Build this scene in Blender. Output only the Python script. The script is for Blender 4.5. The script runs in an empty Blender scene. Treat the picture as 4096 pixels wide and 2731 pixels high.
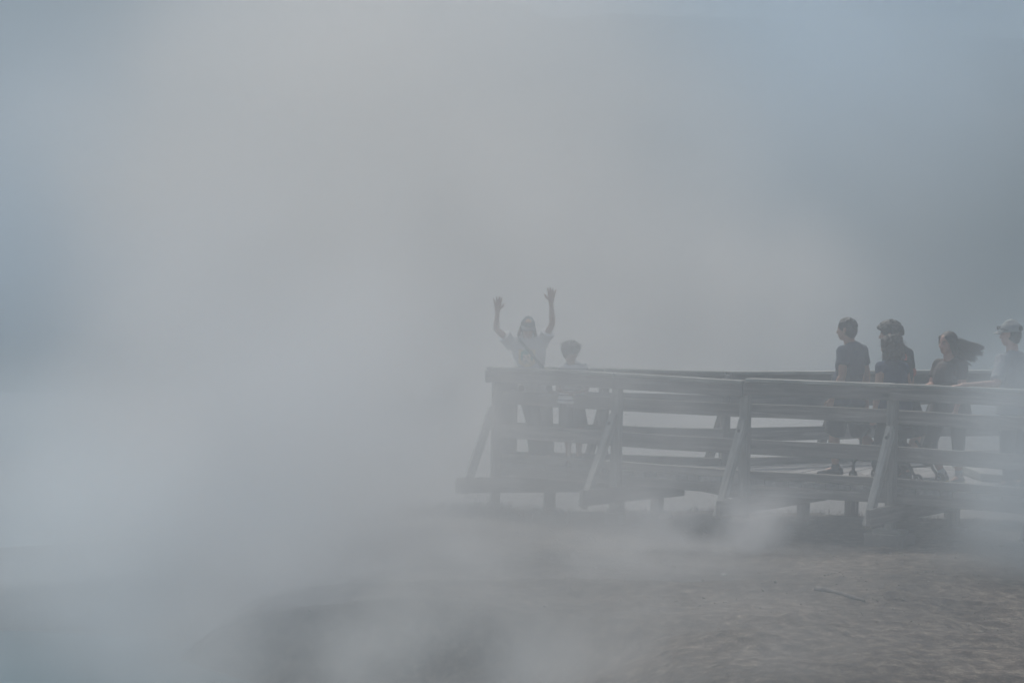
import bpy, bmesh, math, random
from mathutils import Vector, Matrix, Euler, noise as mn

D = bpy.data
SC = bpy.context.scene
COL = SC.collection
rad = math.radians

# ------------------------------------------------------------------ camera
CAM_POS = Vector((0.0, 0.0, 2.12))
F_PX, W_PX, H_PX = 9375.0, 4096.0, 2731.0
CAM_ROT = Euler((rad(90 - 1.317), 0, 0)).to_matrix() @ Matrix.Rotation(rad(1.15), 3, 'Z')
cam_data = D.cameras.new('camera')
cam_data.sensor_width = 36.0
cam_data.lens = F_PX / W_PX * 36.0
cam_data.clip_start = 0.1
cam_data.clip_end = 3000.0
cam = D.objects.new('camera', cam_data)
COL.objects.link(cam)
cam.matrix_world = Matrix.Translation(CAM_POS) @ CAM_ROT.to_4x4()
SC.camera = cam

# ------------------------------------------------------------------ sky and sun
SUN_EL, SUN_AZ = rad(56), rad(335)          # azimuth clockwise from +Y: high behind the steam, to the left
world = D.worlds.new('World')
SC.world = world
world.use_nodes = True
wt = world.node_tree
wt.nodes.clear()
sky = wt.nodes.new('ShaderNodeTexSky')
sky.sky_type = 'NISHITA'
sky.sun_disc = False
sky.sun_elevation = SUN_EL
sky.sun_rotation = SUN_AZ
sky.air_density = 1.0
sky.dust_density = 3.0
bg = wt.nodes.new('ShaderNodeBackground')
bg.inputs['Strength'].default_value = SKY_STRENGTH = 0.058
wo = wt.nodes.new('ShaderNodeOutputWorld')
wt.links.new(sky.outputs[0], bg.inputs[0])
wt.links.new(bg.outputs[0], wo.inputs[0])
sun_data = D.lights.new('sun', 'SUN')
sun_data.energy = 2.9
sun_data.angle = rad(12)
sun_data.color = (1.0, 0.96, 0.91)
sun = D.objects.new('sun', sun_data)
COL.objects.link(sun)
sd = Vector((math.sin(SUN_AZ) * math.cos(SUN_EL), math.cos(SUN_AZ) * math.cos(SUN_EL), math.sin(SUN_EL)))
sun.rotation_euler = sd.to_track_quat('Z', 'Y').to_euler()
sun.location = (0, 0, 40)

SC.view_settings.view_transform = 'Standard'
SC.view_settings.look = 'None'
SC.view_settings.gamma = 1.0
SC.view_settings.exposure = 0.11
SC.cycles.max_bounces = 10
SC.cycles.diffuse_bounces = 3
SC.cycles.volume_bounces = 5
SC.cycles.transparent_max_bounces = 16
SC.cycles.volume_step_rate = 1.0
SC.cycles.volume_max_steps = 256
SC.cycles.use_denoising = True
SC.cycles.use_adaptive_sampling = True
SC.cycles.adaptive_threshold = 0.02

def at(px, py, depth):
    """World point seen at a photo position, at the given distance ahead (Y)."""
    d = CAM_ROT @ Vector(((px - W_PX / 2) / F_PX, -(py - H_PX / 2) / F_PX, -1.0))
    return CAM_POS + d * (depth / d.y)

# ------------------------------------------------------------------ object helpers
def tag(o, label=None, cat=None, group=None, kind=None):
    if label: o['label'] = label
    if cat: o['category'] = cat
    if group: o['group'] = group
    if kind: o['kind'] = kind
    return o

def empty(name, loc, label=None, cat=None, group=None):
    o = D.objects.new(name, None)
    o.location = loc
    o.empty_display_size = 0.2
    COL.objects.link(o)
    WM[o.name] = Matrix.Translation(Vector(loc))
    return tag(o, label, cat, group)

WM = {}                                     # world matrix of everything linked so far

def link(name, mesh, mat, parent=None, mw=None):
    o = D.objects.new(name, mesh)
    COL.objects.link(o)
    if mat is not None:
        if not mesh.materials:
            mesh.materials.append(mat)
    mw = mw.copy() if mw is not None else Matrix.Identity(4)
    if parent is not None:
        o.parent = parent
        o.matrix_basis = WM[parent.name].inverted() @ mw
    else:
        o.matrix_basis = mw
    WM[o.name] = mw
    return o

def bm_mesh(name, bm, smooth=False):
    me = D.meshes.new(name)
    bm.to_mesh(me)
    bm.free()
    if smooth:
        for p in me.polygons:
            p.use_smooth = True
    return me

# ------------------------------------------------------------------ materials
def nodes(name):
    m = D.materials.new(name)
    m.use_nodes = True
    t = m.node_tree
    b = t.nodes['Principled BSDF']
    return m, t, b

def N(t, kind, **kw):
    n = t.nodes.new(kind)
    for k, v in kw.items():
        setattr(n, k, v)
    return n

def ramp(t, stops):
    r = N(t, 'ShaderNodeValToRGB')
    e = r.color_ramp.elements
    e[0].position, e[0].color = stops[0][0], (*stops[0][1], 1)
    e[1].position, e[1].color = stops[-1][0], (*stops[-1][1], 1)
    for p, c in stops[1:-1]:
        x = e.new(p)
        x.color = (*c, 1)
    return r

def wood_material(name, dark, mid, light):
    m, t, b = nodes(name)
    tc = N(t, 'ShaderNodeTexCoord')
    oi = N(t, 'ShaderNodeObjectInfo')
    add = N(t, 'ShaderNodeVectorMath', operation='ADD')
    sc = N(t, 'ShaderNodeVectorMath', operation='SCALE')
    comb = N(t, 'ShaderNodeCombineXYZ')
    for i in range(3):
        t.links.new(oi.outputs['Random'], comb.inputs[i])
    t.links.new(comb.outputs[0], sc.inputs[0])
    sc.inputs['Scale'].default_value = 37.0
    t.links.new(tc.outputs['Object'], add.inputs[0])
    t.links.new(sc.outputs[0], add.inputs[1])
    mp = N(t, 'ShaderNodeMapping')
    mp.inputs['Scale'].default_value = (1.3, 22, 22)
    t.links.new(add.outputs[0], mp.inputs[0])
    n1 = N(t, 'ShaderNodeTexNoise')
    n1.inputs['Scale'].default_value = 1.0
    n1.inputs['Detail'].default_value = 6
    n1.inputs['Roughness'].default_value = 0.65
    n1.inputs['Distortion'].default_value = 0.6
    t.links.new(mp.outputs[0], n1.inputs['Vector'])
    n2 = N(t, 'ShaderNodeTexNoise')
    n2.inputs['Scale'].default_value = 2.2
    n2.inputs['Detail'].default_value = 4
    t.links.new(add.outputs[0], n2.inputs['Vector'])
    r = ramp(t, [(0.30, dark), (0.52, mid), (0.72, light)])
    t.links.new(n1.outputs['Fac'], r.inputs[0])
    r2 = ramp(t, [(0.3, (0.62, 0.62, 0.62)), (0.7, (1.12, 1.12, 1.12))])
    t.links.new(n2.outputs['Fac'], r2.inputs[0])
    mul = N(t, 'ShaderNodeMix', data_type='RGBA', blend_type='MULTIPLY')
    mul.inputs[0].default_value = 1.0
    t.links.new(r.outputs[0], mul.inputs[6])
    t.links.new(r2.outputs[0], mul.inputs[7])
    # knots
    vo = N(t, 'ShaderNodeTexVoronoi', feature='F1')
    vo.inputs['Scale'].default_value = 1.0
    mp2 = N(t, 'ShaderNodeMapping')
    mp2.inputs['Scale'].default_value = (2.0, 5.0, 5.0)
    t.links.new(add.outputs[0], mp2.inputs[0])
    t.links.new(mp2.outputs[0], vo.inputs['Vector'])
    rk = ramp(t, [(0.05, (0.35, 0.32, 0.30)), (0.12, (1, 1, 1))])
    t.links.new(vo.outputs['Distance'], rk.inputs[0])
    mul2 = N(t, 'ShaderNodeMix', data_type='RGBA', blend_type='MULTIPLY')
    mul2.inputs[0].default_value = 1.0
    t.links.new(mul.outputs[2], mul2.inputs[6])
    t.links.new(rk.outputs[0], mul2.inputs[7])
    # board to board variation
    hs = N(t, 'ShaderNodeHueSaturation')
    mr = N(t, 'ShaderNodeMapRange')
    mr.inputs['To Min'].default_value = 0.78
    mr.inputs['To Max'].default_value = 1.2
    t.links.new(oi.outputs['Random'], mr.inputs['Value'])
    t.links.new(mr.outputs[0], hs.inputs['Value'])
    t.links.new(mul2.outputs[2], hs.inputs['Color'])
    t.links.new(hs.outputs[0], b.inputs['Base Color'])
    b.inputs['Roughness'].default_value = 0.85
    bp = N(t, 'ShaderNodeBump')
    bp.inputs['Strength'].default_value = 0.5
    bp.inputs['Distance'].default_value = 0.004
    t.links.new(n1.outputs['Fac'], bp.inputs['Height'])
    t.links.new(bp.outputs[0], b.inputs['Normal'])
    return m

def cloth_material(name, c, var=0.18, rough=0.9, fold=9.0, stripes=None):
    m, t, b = nodes(name)
    tc = N(t, 'ShaderNodeTexCoord')
    n1 = N(t, 'ShaderNodeTexNoise')
    n1.inputs['Scale'].default_value = fold
    n1.inputs['Detail'].default_value = 3
    mp = N(t, 'ShaderNodeMapping')
    mp.inputs['Scale'].default_value = (1, 1, 0.45)
    t.links.new(tc.outputs['Object'], mp.inputs[0])
    t.links.new(mp.outputs[0], n1.inputs['Vector'])
    lo = tuple(x * (1 - var) for x in c)
    hi = tuple(min(1, x * (1 + var)) for x in c)
    r = ramp(t, [(0.35, lo), (0.65, hi)])
    n3 = N(t, 'ShaderNodeTexNoise')
    n3.inputs['Scale'].default_value = 160
    n3.inputs['Detail'].default_value = 2
    t.links.new(tc.outputs['Object'], n3.inputs['Vector'])
    t.links.new(n3.outputs['Fac'], r.inputs[0])
    src = r.outputs[0]
    if stripes:
        period, width, sc_col, z0 = stripes
        sp = N(t, 'ShaderNodeSeparateXYZ')
        t.links.new(tc.outputs['Object'], sp.inputs[0])
        nz = N(t, 'ShaderNodeTexNoise')
        nz.inputs['Scale'].default_value = 7
        t.links.new(tc.outputs['Object'], nz.inputs['Vector'])
        ad = N(t, 'ShaderNodeMath', operation='MULTIPLY_ADD')
        ad.inputs[1].default_value = 0.03
        t.links.new(nz.outputs['Fac'], ad.inputs[0])
        t.links.new(sp.outputs['Z'], ad.inputs[2])
        md = N(t, 'ShaderNodeMath', operation='PINGPONG')
        a2 = N(t, 'ShaderNodeMath', operation='ADD')
        a2.inputs[1].default_value = z0
        t.links.new(ad.outputs[0], a2.inputs[0])
        t.links.new(a2.outputs[0], md.inputs[0])
        md.inputs[1].default_value = period / 2
        lt = N(t, 'ShaderNodeMath', operation='LESS_THAN')
        lt.inputs[1].default_value = width / 2
        t.links.new(md.outputs[0], lt.inputs[0])
        mx = N(t, 'ShaderNodeMix', data_type='RGBA')
        t.links.new(lt.outputs[0], mx.inputs[0])
        t.links.new(src, mx.inputs[6])
        mx.inputs[7].default_value = (*sc_col, 1)
        src = mx.outputs[2]
    t.links.new(src, b.inputs['Base Color'])
    b.inputs['Roughness'].default_value = rough
    bp = N(t, 'ShaderNodeBump')
    bp.inputs['Strength'].default_value = 0.7
    bp.inputs['Distance'].default_value = 0.025
    t.links.new(n1.outputs['Fac'], bp.inputs['Height'])
    t.links.new(bp.outputs[0], b.inputs['Normal'])
    return m

def skin_material(name, c):
    m, t, b = nodes(name)
    tc = N(t, 'ShaderNodeTexCoord')
    n1 = N(t, 'ShaderNodeTexNoise')
    n1.inputs['Scale'].default_value = 14
    n1.inputs['Detail'].default_value = 4
    t.links.new(tc.outputs['Object'], n1.inputs['Vector'])
    r = ramp(t, [(0.35, (c[0] * 0.86, c[1] * 0.8, c[2] * 0.8)), (0.65, c)])
    t.links.new(n1.outputs['Fac'], r.inputs[0])
    t.links.new(r.outputs[0], b.inputs['Base Color'])
    b.inputs['Roughness'].default_value = 0.55
    return m

def hair_material(name, c):
    m, t, b = nodes(name)
    tc = N(t, 'ShaderNodeTexCoord')
    n1 = N(t, 'ShaderNodeTexNoise')
    n1.inputs['Scale'].default_value = 55
    n1.inputs['Detail'].default_value = 5
    t.links.new(tc.outputs['Object'], n1.inputs['Vector'])
    r = ramp(t, [(0.35, tuple(x * 0.5 for x in c)), (0.7, tuple(x * 1.6 for x in c))])
    t.links.new(n1.outputs['Fac'], r.inputs[0])
    t.links.new(r.outputs[0], b.inputs['Base Color'])
    b.inputs['Roughness'].default_value = 0.6
    bp = N(t, 'ShaderNodeBump')
    bp.inputs['Strength'].default_value = 0.8
    bp.inputs['Distance'].default_value = 0.01
    t.links.new(n1.outputs['Fac'], bp.inputs['Height'])
    t.links.new(bp.outputs[0], b.inputs['Normal'])
    return m

def plain_material(name, c, rough=0.6, metal=0.0):
    m, t, b = nodes(name)
    tc = N(t, 'ShaderNodeTexCoord')
    n1 = N(t, 'ShaderNodeTexNoise')
    n1.inputs['Scale'].default_value = 25
    n1.inputs['Detail'].default_value = 3
    t.links.new(tc.outputs['Object'], n1.inputs['Vector'])
    r = ramp(t, [(0.3, tuple(x * 0.8 for x in c)), (0.7, tuple(min(1, x * 1.15) for x in c))])
    t.links.new(n1.outputs['Fac'], r.inputs[0])
    t.links.new(r.outputs[0], b.inputs['Base Color'])
    b.inputs['Roughness'].default_value = rough
    b.inputs['Metallic'].default_value = metal
    return m

WOOD = wood_material('weathered_wood', (0.085, 0.076, 0.067), (0.23, 0.208, 0.186), (0.41, 0.38, 0.345))
WOOD_PALE = wood_material('pale_wood', (0.15, 0.148, 0.13), (0.34, 0.335, 0.30), (0.50, 0.485, 0.44))
def decking_material():
    m, t, b = nodes('decking')
    tc = N(t, 'ShaderNodeTexCoord')
    geo = N(t, 'ShaderNodeNewGeometry')
    mp = N(t, 'ShaderNodeMapping')
    mp.inputs['Rotation'].default_value = (0, 0, rad(-58))
    mp.inputs['Scale'].default_value = (2.0, 40, 40)
    t.links.new(tc.outputs['Object'], mp.inputs[0])
    n1 = N(t, 'ShaderNodeTexNoise'); n1.inputs['Scale'].default_value = 1.0; n1.inputs['Detail'].default_value = 5
    t.links.new(mp.outputs[0], n1.inputs['Vector'])
    r = ramp(t, [(0.3, (0.13, 0.125, 0.12)), (0.55, (0.25, 0.24, 0.23)), (0.75, (0.36, 0.35, 0.33))])
    t.links.new(n1.outputs['Fac'], r.inputs[0])
    mr = N(t, 'ShaderNodeMapRange'); mr.inputs['To Min'].default_value = 0.72; mr.inputs['To Max'].default_value = 1.2
    t.links.new(geo.outputs['Random Per Island'], mr.inputs['Value'])
    hs = N(t, 'ShaderNodeHueSaturation')
    t.links.new(mr.outputs[0], hs.inputs['Value']); t.links.new(r.outputs[0], hs.inputs['Color'])
    t.links.new(hs.outputs[0], b.inputs['Base Color'])
    b.inputs['Roughness'].default_value = 0.8
    bp = N(t, 'ShaderNodeBump'); bp.inputs['Strength'].default_value = 0.4; bp.inputs['Distance'].default_value = 0.004
    t.links.new(n1.outputs['Fac'], bp.inputs['Height']); t.links.new(bp.outputs[0], b.inputs['Normal'])
    return m
WOOD_DECKING = decking_material()
CONCRETE = plain_material('footing_stone', (0.22, 0.205, 0.19), 0.95)
BOLT = plain_material('bolt_rust', (0.03, 0.025, 0.022), 0.7, 0.4)

# ------------------------------------------------------------------ terrain
def smooth(a, b, x):
    t = max(0.0, min(1.0, (x - a) / (b - a)))
    return t * t * (3 - 2 * t)

def ground_z(x, y):
    z = -0.60 - 0.012 * (x - 1.5)
    if x < -0.4:
        z -= 0.115 * (-0.4 - x) * smooth(-0.4, -2.2, x) + 0.0
    # falls away behind the boardwalk
    z -= (1.3 * smooth(28.7, 34.0, y) + 0.9 * smooth(30, 38, y)) * (0.45 + 0.55 * smooth(4.5, 0.0, x))
    z -= 0.05 * smooth(3.0, 0.0, x)
    # gentle fall towards the spring in front
    z -= 0.10 * smooth(25.0, 20.5, y)
    lip = 20.9 + 0.45 * mn.noise(Vector((x * 0.45, 3.1, 0))) + 0.22 * mn.noise(Vector((x * 1.6, 8.7, 0)))
    lip += 1.0 * smooth(-1.5, -3.5, x) - 1.6 * smooth(0.2, 2.0, x)
    z -= (0.50 * smooth(1.6, -0.2, x) + 0.06) * smooth(lip, lip - 0.7, y)
    z -= 0.30 * smooth(lip - 0.7, lip - 4.0, y)
    # basin of the hot spring on the near left
    z -= 1.1 * smooth(-2.2, -4.2, x - 0.35 * mn.noise(Vector((y * 0.5, 2.0, 5.0)))) * smooth(24.2, 22.2, y)
    # bank on which the photographer stands
    z += 2.0 * smooth(8.0, 3.5, y)
    # relief
    z += 0.10 * mn.noise(Vector((x * 0.35, y * 0.35, 1.7))) * (1 - 0.8 * smooth(26.0, 28.0, y))
    z += 0.035 * mn.noise(Vector((x * 1.3, y * 1.3, 4.2)))
    z += 0.014 * mn.noise(Vector((x * 4.5, y * 4.5, 9.2)))
    z += 0.010 * mn.noise(Vector((x * 8.5, y * 8.5, 2.2)))
    # terraced crust near the spring
    q = mn.noise(Vector((x * 0.8, y * 1.5, 21.0)))
    z += 0.02 * math.floor(q * 5) * smooth(24.5, 21.5, y)
    return z

def axis(fine0, fine1, step, lo, hi):
    v = []
    x = fine0
    while x < fine1:
        v.append(x)
        x += step
    v.append(fine1)
    s, x = step, fine1
    while x < hi:
        s *= 1.35
        x = min(hi, x + s)
        v.append(x)
    s, x, pre = step, fine0, []
    while x > lo:
        s *= 1.35
        x = max(lo, x - s)
        pre.append(x)
    return pre[::-1] + v

def build_ground():
    xs = axis(-5.5, 8.0, 0.065, -160, 160)
    ys = axis(16.0, 31.0, 0.065, -14, 175)
    verts = [(x, y, ground_z(x, y)) for y in ys for x in xs]
    nx = len(xs)
    faces = [(j * nx + i, j * nx + i + 1, (j + 1) * nx + i + 1, (j + 1) * nx + i)
             for j in range(len(ys) - 1) for i in range(nx - 1)]
    me = D.meshes.new('ground')
    me.from_pydata(verts, [], faces)
    for p in me.polygons:
        p.use_smooth = True
    m, t, b = nodes('sinter_ground')
    tc = N(t, 'ShaderNodeTexCoord')
    big = N(t, 'ShaderNodeTexNoise'); big.inputs['Scale'].default_value = 0.55; big.inputs['Detail'].default_value = 6
    mid = N(t, 'ShaderNodeTexNoise'); mid.inputs['Scale'].default_value = 8.0; mid.inputs['Detail'].default_value = 8
    mid.inputs['Roughness'].default_value = 0.7
    fine = N(t, 'ShaderNodeTexVoronoi'); fine.inputs['Scale'].default_value = 42.0
    for n in (big, mid, fine):
        t.links.new(tc.outputs['Object'], n.inputs['Vector'])
    r1 = ramp(t, [(0.32, (0.045, 0.035, 0.028)), (0.5, (0.125, 0.102, 0.083)), (0.66, (0.28, 0.243, 0.20))])
    t.links.new(mid.outputs['Fac'], r1.inputs[0])
    r2 = ramp(t, [(0.35, (0.55, 0.53, 0.5)), (0.65, (1.25, 1.22, 1.18))])
    t.links.new(big.outputs['Fac'], r2.inputs[0])
    mx = N(t, 'ShaderNodeMix', data_type='RGBA', blend_type='MULTIPLY'); mx.inputs[0].default_value = 1
    t.links.new(r1.outputs[0], mx.inputs[6]); t.links.new(r2.outputs[0], mx.inputs[7])
    r3 = ramp(t, [(0.02, (1.9, 1.85, 1.8)), (0.40, (0.62, 0.62, 0.62))])
    t.links.new(fine.outputs['Distance'], r3.inputs[0])
    mx2 = N(t, 'ShaderNodeMix', data_type='RGBA', blend_type='MULTIPLY'); mx2.inputs[0].default_value = 0.7
    t.links.new(mx.outputs[2], mx2.inputs[6]); t.links.new(r3.outputs[0], mx2.inputs[7])
    t.links.new(mx2.outputs[2], b.inputs['Base Color'])
    b.inputs['Roughness'].default_value = 0.95
    bp = N(t, 'ShaderNodeBump'); bp.inputs['Strength'].default_value = 0.9; bp.inputs['Distance'].default_value = 0.05
    t.links.new(mid.outputs['Fac'], bp.inputs['Height'])
    t.links.new(bp.outputs[0], b.inputs['Normal'])
    o = link('ground', me, m)
    tag(o, kind='structure')

def build_water():
    bm = bmesh.new()
    vs = [bm.verts.new(p) for p in ((-30, 5.0, -1.42), (12, 5.0, -1.42), (12, 24.5, -1.42), (-30, 24.5, -1.42))]
    bm.faces.new(vs)
    m, t, b = nodes('spring_water')
    b.inputs['Base Color'].default_value = (0.03, 0.085, 0.105, 1)
    b.inputs['Roughness'].default_value = 0.3
    tc = N(t, 'ShaderNodeTexCoord')
    n1 = N(t, 'ShaderNodeTexNoise'); n1.inputs['Scale'].default_value = 6; n1.inputs['Detail'].default_value = 4
    t.links.new(tc.outputs['Object'], n1.inputs['Vector'])
    bp = N(t, 'ShaderNodeBump'); bp.inputs['Strength'].default_value = 0.08; bp.inputs['Distance'].default_value = 0.02
    t.links.new(n1.outputs['Fac'], bp.inputs['Height']); t.links.new(bp.outputs[0], b.inputs['Normal'])
    tag(link('water', bm_mesh('water', bm), m), kind='structure')

def build_hill():
    """Wooded ridge far behind the steam."""
    xs = [-130 + 3.0 * i for i in range(88)]
    ds = [0, 3, 6, 9, 12, 15, 18, 21, 25, 30, 38]
    verts, faces = [], []
    for j, d in enumerate(ds):
        for x in xs:
            h = 15.6 - 0.03 * max(0, x) + 3.2 * smooth(4, -16, x) + 0.6 * mn.noise(Vector((x * 0.05, 0, 5)))
            k = smooth(0, 24, d)
            z = -2.4 + (h + 2.4) * k * (1 if d <= 25 else 1 - 0.02 * (d - 25))
            n = 0.9 * mn.noise(Vector((x * 0.35, d * 0.35, 2.0))) + 0.5 * mn.noise(Vector((x * 0.9, d * 0.9, 7.0)))
            verts.append((x, 92 + d + 0.004 * x * x * 0.3, z + n * k))
    nx = len(xs)
    for j in range(len(ds) - 1):
        for i in range(nx - 1):
            faces.append((j * nx + i, j * nx + i + 1, (j + 1) * nx + i + 1, (j + 1) * nx + i))
    me = D.meshes.new('hills')
    me.from_pydata(verts, [], faces)
    for p in me.polygons:
        p.use_smooth = True
    m, t, b = nodes('wooded_slope')
    tc = N(t, 'ShaderNodeTexCoord')
    n1 = N(t, 'ShaderNodeTexNoise'); n1.inputs['Scale'].default_value = 0.25; n1.inputs['Detail'].default_value = 7
    t.links.new(tc.outputs['Object'], n1.inputs['Vector'])
    r = ramp(t, [(0.35, (0.018, 0.028, 0.018)), (0.55, (0.045, 0.055, 0.035)), (0.72, (0.11, 0.10, 0.075))])
    t.links.new(n1.outputs['Fac'], r.inputs[0])
    t.links.new(r.outputs[0], b.inputs['Base Color'])
    b.inputs['Roughness'].default_value = 1.0
    tag(link('hills', me, m), kind='structure')

# ------------------------------------------------------------------ timber boardwalk
def board(name, p0, p1, w, t, mat, parent, up=Vector((0, 0, 1)), bevel=0.006, bow=0.0):
    """One timber from p0 to p1 (centre line); local X runs along it, w is measured along `up`, t across."""
    p0, p1, up = Vector(p0), Vector(p1), Vector(up)
    L = (p1 - p0).length
    ax = (p1 - p0).normalized()
    ay = up.cross(ax).normalized()
    az = ax.cross(ay).normalized()
    bm = bmesh.new()
    nseg = max(1, int(L / 0.35))
    rows = []
    for i in range(nseg + 1):
        x = L * i / nseg
        s = bow * math.sin(math.pi * i / nseg)
        j = [random.uniform(-0.0025, 0.0025) for _ in range(2)]
        rows.append([bm.verts.new((x, sy * t / 2 + j[0], sz * w / 2 + s + j[1])) for sy, sz in ((-1, -1), (1, -1), (1, 1), (-1, 1))])
    for a, b in zip(rows, rows[1:]):
        for k in range(4):
            bm.faces.new((a[k], a[(k + 1) % 4], b[(k + 1) % 4], b[k]))
    bm.faces.new(rows[0][::-1])
    bm.faces.new(rows[-1])
    bmesh.ops.recalc_face_normals(bm, faces=bm.faces)
    es = [e for e in bm.edges if len(e.link_faces) == 2 and e.calc_face_angle(0) > 0.6]
    bmesh.ops.bevel(bm, geom=es, offset=bevel, segments=1, affect='EDGES')
    me = bm_mesh(name, bm)
    mw = Matrix((ax, ay, az)).transposed().to_4x4()
    mw.translation = p0
    return link(name, me, mat, parent, mw)

NEAR = [Vector((-0.17, 28.46, 0)), Vector((1.25, 27.48, 0)), Vector((2.66, 26.52, 0)), Vector((4.21, 25.80, 0)),
        Vector((5.72, 24.62, 0)), Vector((7.25, 23.40, 0))]
FAR = [Vector((0.02, 28.98, 0)), Vector((1.15, 28.95, 0)), Vector((2.62, 28.60, 0)), Vector((4.10, 29.65, 0)), Vector((5.55, 30.75, 0)),
       Vector((7.2, 31.6, 0))]
DZ = [0.005, -0.005, 0.0, 0.0, 0.0, 0.0]

def seg_dir(P, i):
    return (P[min(i + 1, len(P) - 1)] - P[min(i + 1, len(P) - 1) - 1]).normalized()

def clip_poly(poly, n, d, keep_less):
    out = []
    for i, p in enumerate(poly):
        q = poly[(i + 1) % len(poly)]
        a, b = p.dot(n) - d, q.dot(n) - d
        if not keep_less:
            a, b = -a, -b
        if a <= 0:
            out.append(p)
        if a * b < 0:
            out.append(p.lerp(q, a / (a - b)))
    return out

def build_boardwalk():
    root = empty('boardwalk', (3.0, 27.0, -0.6), 'weathered grey plank boardwalk raised on short posts through the steam', 'boardwalk')
    # deck boards, laid across the path in each section
    I1, I2, I3 = Vector((5.40, 27.9, 0)), Vector((5.40, 26.85, 0)), Vector((7.9, 25.1, 0))
    out = Vector((0.48, 0.88, 0)) * 0.055
    n = [p + out for p in NEAR]
    f = [p + Vector((0.0, 0.06, 0)) for p in FAR]
    mid = n[3].lerp(n[4], 0.79)
    pieces = [([n[0], n[1], f[1], f[0]], (n[1] - n[0]).normalized()),
              ([n[1], n[2], f[2], f[1]], (n[2] - n[1]).normalized()),
              ([n[2], n[3], f[3], f[2]], (n[3] - n[2]).normalized()),
              ([n[3], mid, I2, I1, f[3]], (n[3] - n[2]).normalized()),
              ([f[3], I1, Vector((7.9, 29.4, 0)), f[5], f[4]], Vector((0.8, 0.6, 0))),
              ([mid, n[5], I3, I2], (n[5] - n[4]).normalized())]
    bm = bmesh.new()
    pitch, gap = 0.145, 0.008
    for poly, d in pieces:
        vals = [p.dot(d) for p in poly]
        s = min(vals)
        while s < max(vals):
            strip = clip_poly(clip_poly(poly, d, s + gap / 2, False), d, s + pitch - gap / 2, True)
            s += pitch
            if len(strip) < 3:
                continue
            dz = random.uniform(-0.004, 0.003)
            jig = random.uniform(-0.012, 0.012)
            perp = Vector((-d.y, d.x, 0)) * jig
            top = [bm.verts.new((p.x + perp.x, p.y + perp.y, dz)) for p in strip]
            bot = [bm.verts.new((p.x + perp.x, p.y + perp.y, -0.058 + dz)) for p in strip]
            try:
                bm.faces.new(top)
                bm.faces.new(bot[::-1])
                for i in range(len(top)):
                    k = (i + 1) % len(top)
                    bm.faces.new((top[i], bot[i], bot[k], top[k]))
            except ValueError:
                pass
    bmesh.ops.recalc_face_normals(bm, faces=bm.faces)
    link('deck_boards', bm_mesh('deck_boards', bm), WOOD_DECKING, root)
    # kerb timbers along both edges and round the fork
    def chain(P, name, z0, z1, t, off, mat):
        for a, b in zip(P, P[1:]):
            d = (b - a).normalized()
            side = Vector((d.y, -d.x, 0)) * off
            za = (z0 + z1) / 2
            board(name, a + side + d * 0.01 + Vector((0, 0, za)), b + side - d * 0.01 + Vector((0, 0, za)), z1 - z0, t, mat, root)
    chain(NEAR, 'kerb', 0.006, 0.098, 0.09, -0.115, WOOD)
    chain(FAR, 'kerb', 0.006, 0.098, 0.09, 0.10, WOOD)
    chain([I1 + Vector((0.1, 1.3, 0)), I1, I2, I3], 'kerb', 0.006, 0.10, 0.10, -0.06, WOOD_PALE)
    chain(NEAR, 'stringer', -0.178, -0.062, 0.05, -0.085, WOOD)
    chain(FAR, 'stringer', -0.178, -0.062, 0.05, 0.0, WOOD)
    chain([I1, I2, I3], 'stringer', -0.178, -0.062, 0.05, 0.06, WOOD)
    # cross beams under the deck, running out past the near posts to carry the braces
    dirs = [Vector((0.955, 0.296, 0)), Vector((0.60, 0.80, 0)), Vector((0.52, 0.854, 0)), Vector((0.52, 0.854, 0)), Vector((0.62, 0.785, 0)), Vector((0.62, 0.785, 0))]
    lens = [1.15, 1.35, 2.1, 2.4, 1.7, 1.7]
    pads = {1: 0.20, 2: 0.30, 3: 0.46, 4: 0.4, 5: 0.4}
    for i, p in enumerate(NEAR):
        u = dirs[i]
        tip = 0.52 if i == 0 else 0.80
        shift = Vector((u.y, -u.x, 0)) * 0.075
        a, b = p - u * tip + shift, p + u * lens[i] + shift
        cz = Vector((0, 0, -0.275))
        board('cross_beam', a + cz, b + cz, 0.185, 0.055, WOOD, root)
        # legs
        for k, q in enumerate((p, p + u * (lens[i] - 0.45))):
            gz = ground_z(q.x, q.y)
            top = -0.19 if k else 0.0
            if k == 0:
                continue
            leg = board('leg', q + Vector((0, 0, gz - 0.12)), q + Vector((0, 0, top)), 0.12, 0.12, WOOD, root, up=u)
            board('footing', q - u * 0.15 + Vector((0, 0, gz + 0.01)), q + u * 0.15 + Vector((0, 0, gz + 0.01)), 0.1, 0.25, CONCRETE, leg)
    for i, p in enumerate(FAR[1:5], 1):
        u = Vector((-0.35, 0.93, 0))
        board('cross_beam', p - u * 0.9 + Vector((0, 0, -0.275)), p + u * 0.8 + Vector((0, 0, -0.275)), 0.185, 0.055, WOOD, root)
        gz = ground_z(p.x, p.y)
        q = p - u * 0.5
        board('leg', Vector((q.x, q.y, ground_z(q.x, q.y) - 0.12)), Vector((q.x, q.y, -0.19)), 0.12, 0.14, WOOD, root, up=u)
    return root, dirs, pads

def bolt_mesh():
    bm = bmesh.new()
    bmesh.ops.create_cone(bm, cap_ends=True, segments=12, radius1=0.02, radius2=0.017, depth=0.014)
    return bm_mesh('bolt', bm)

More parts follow.
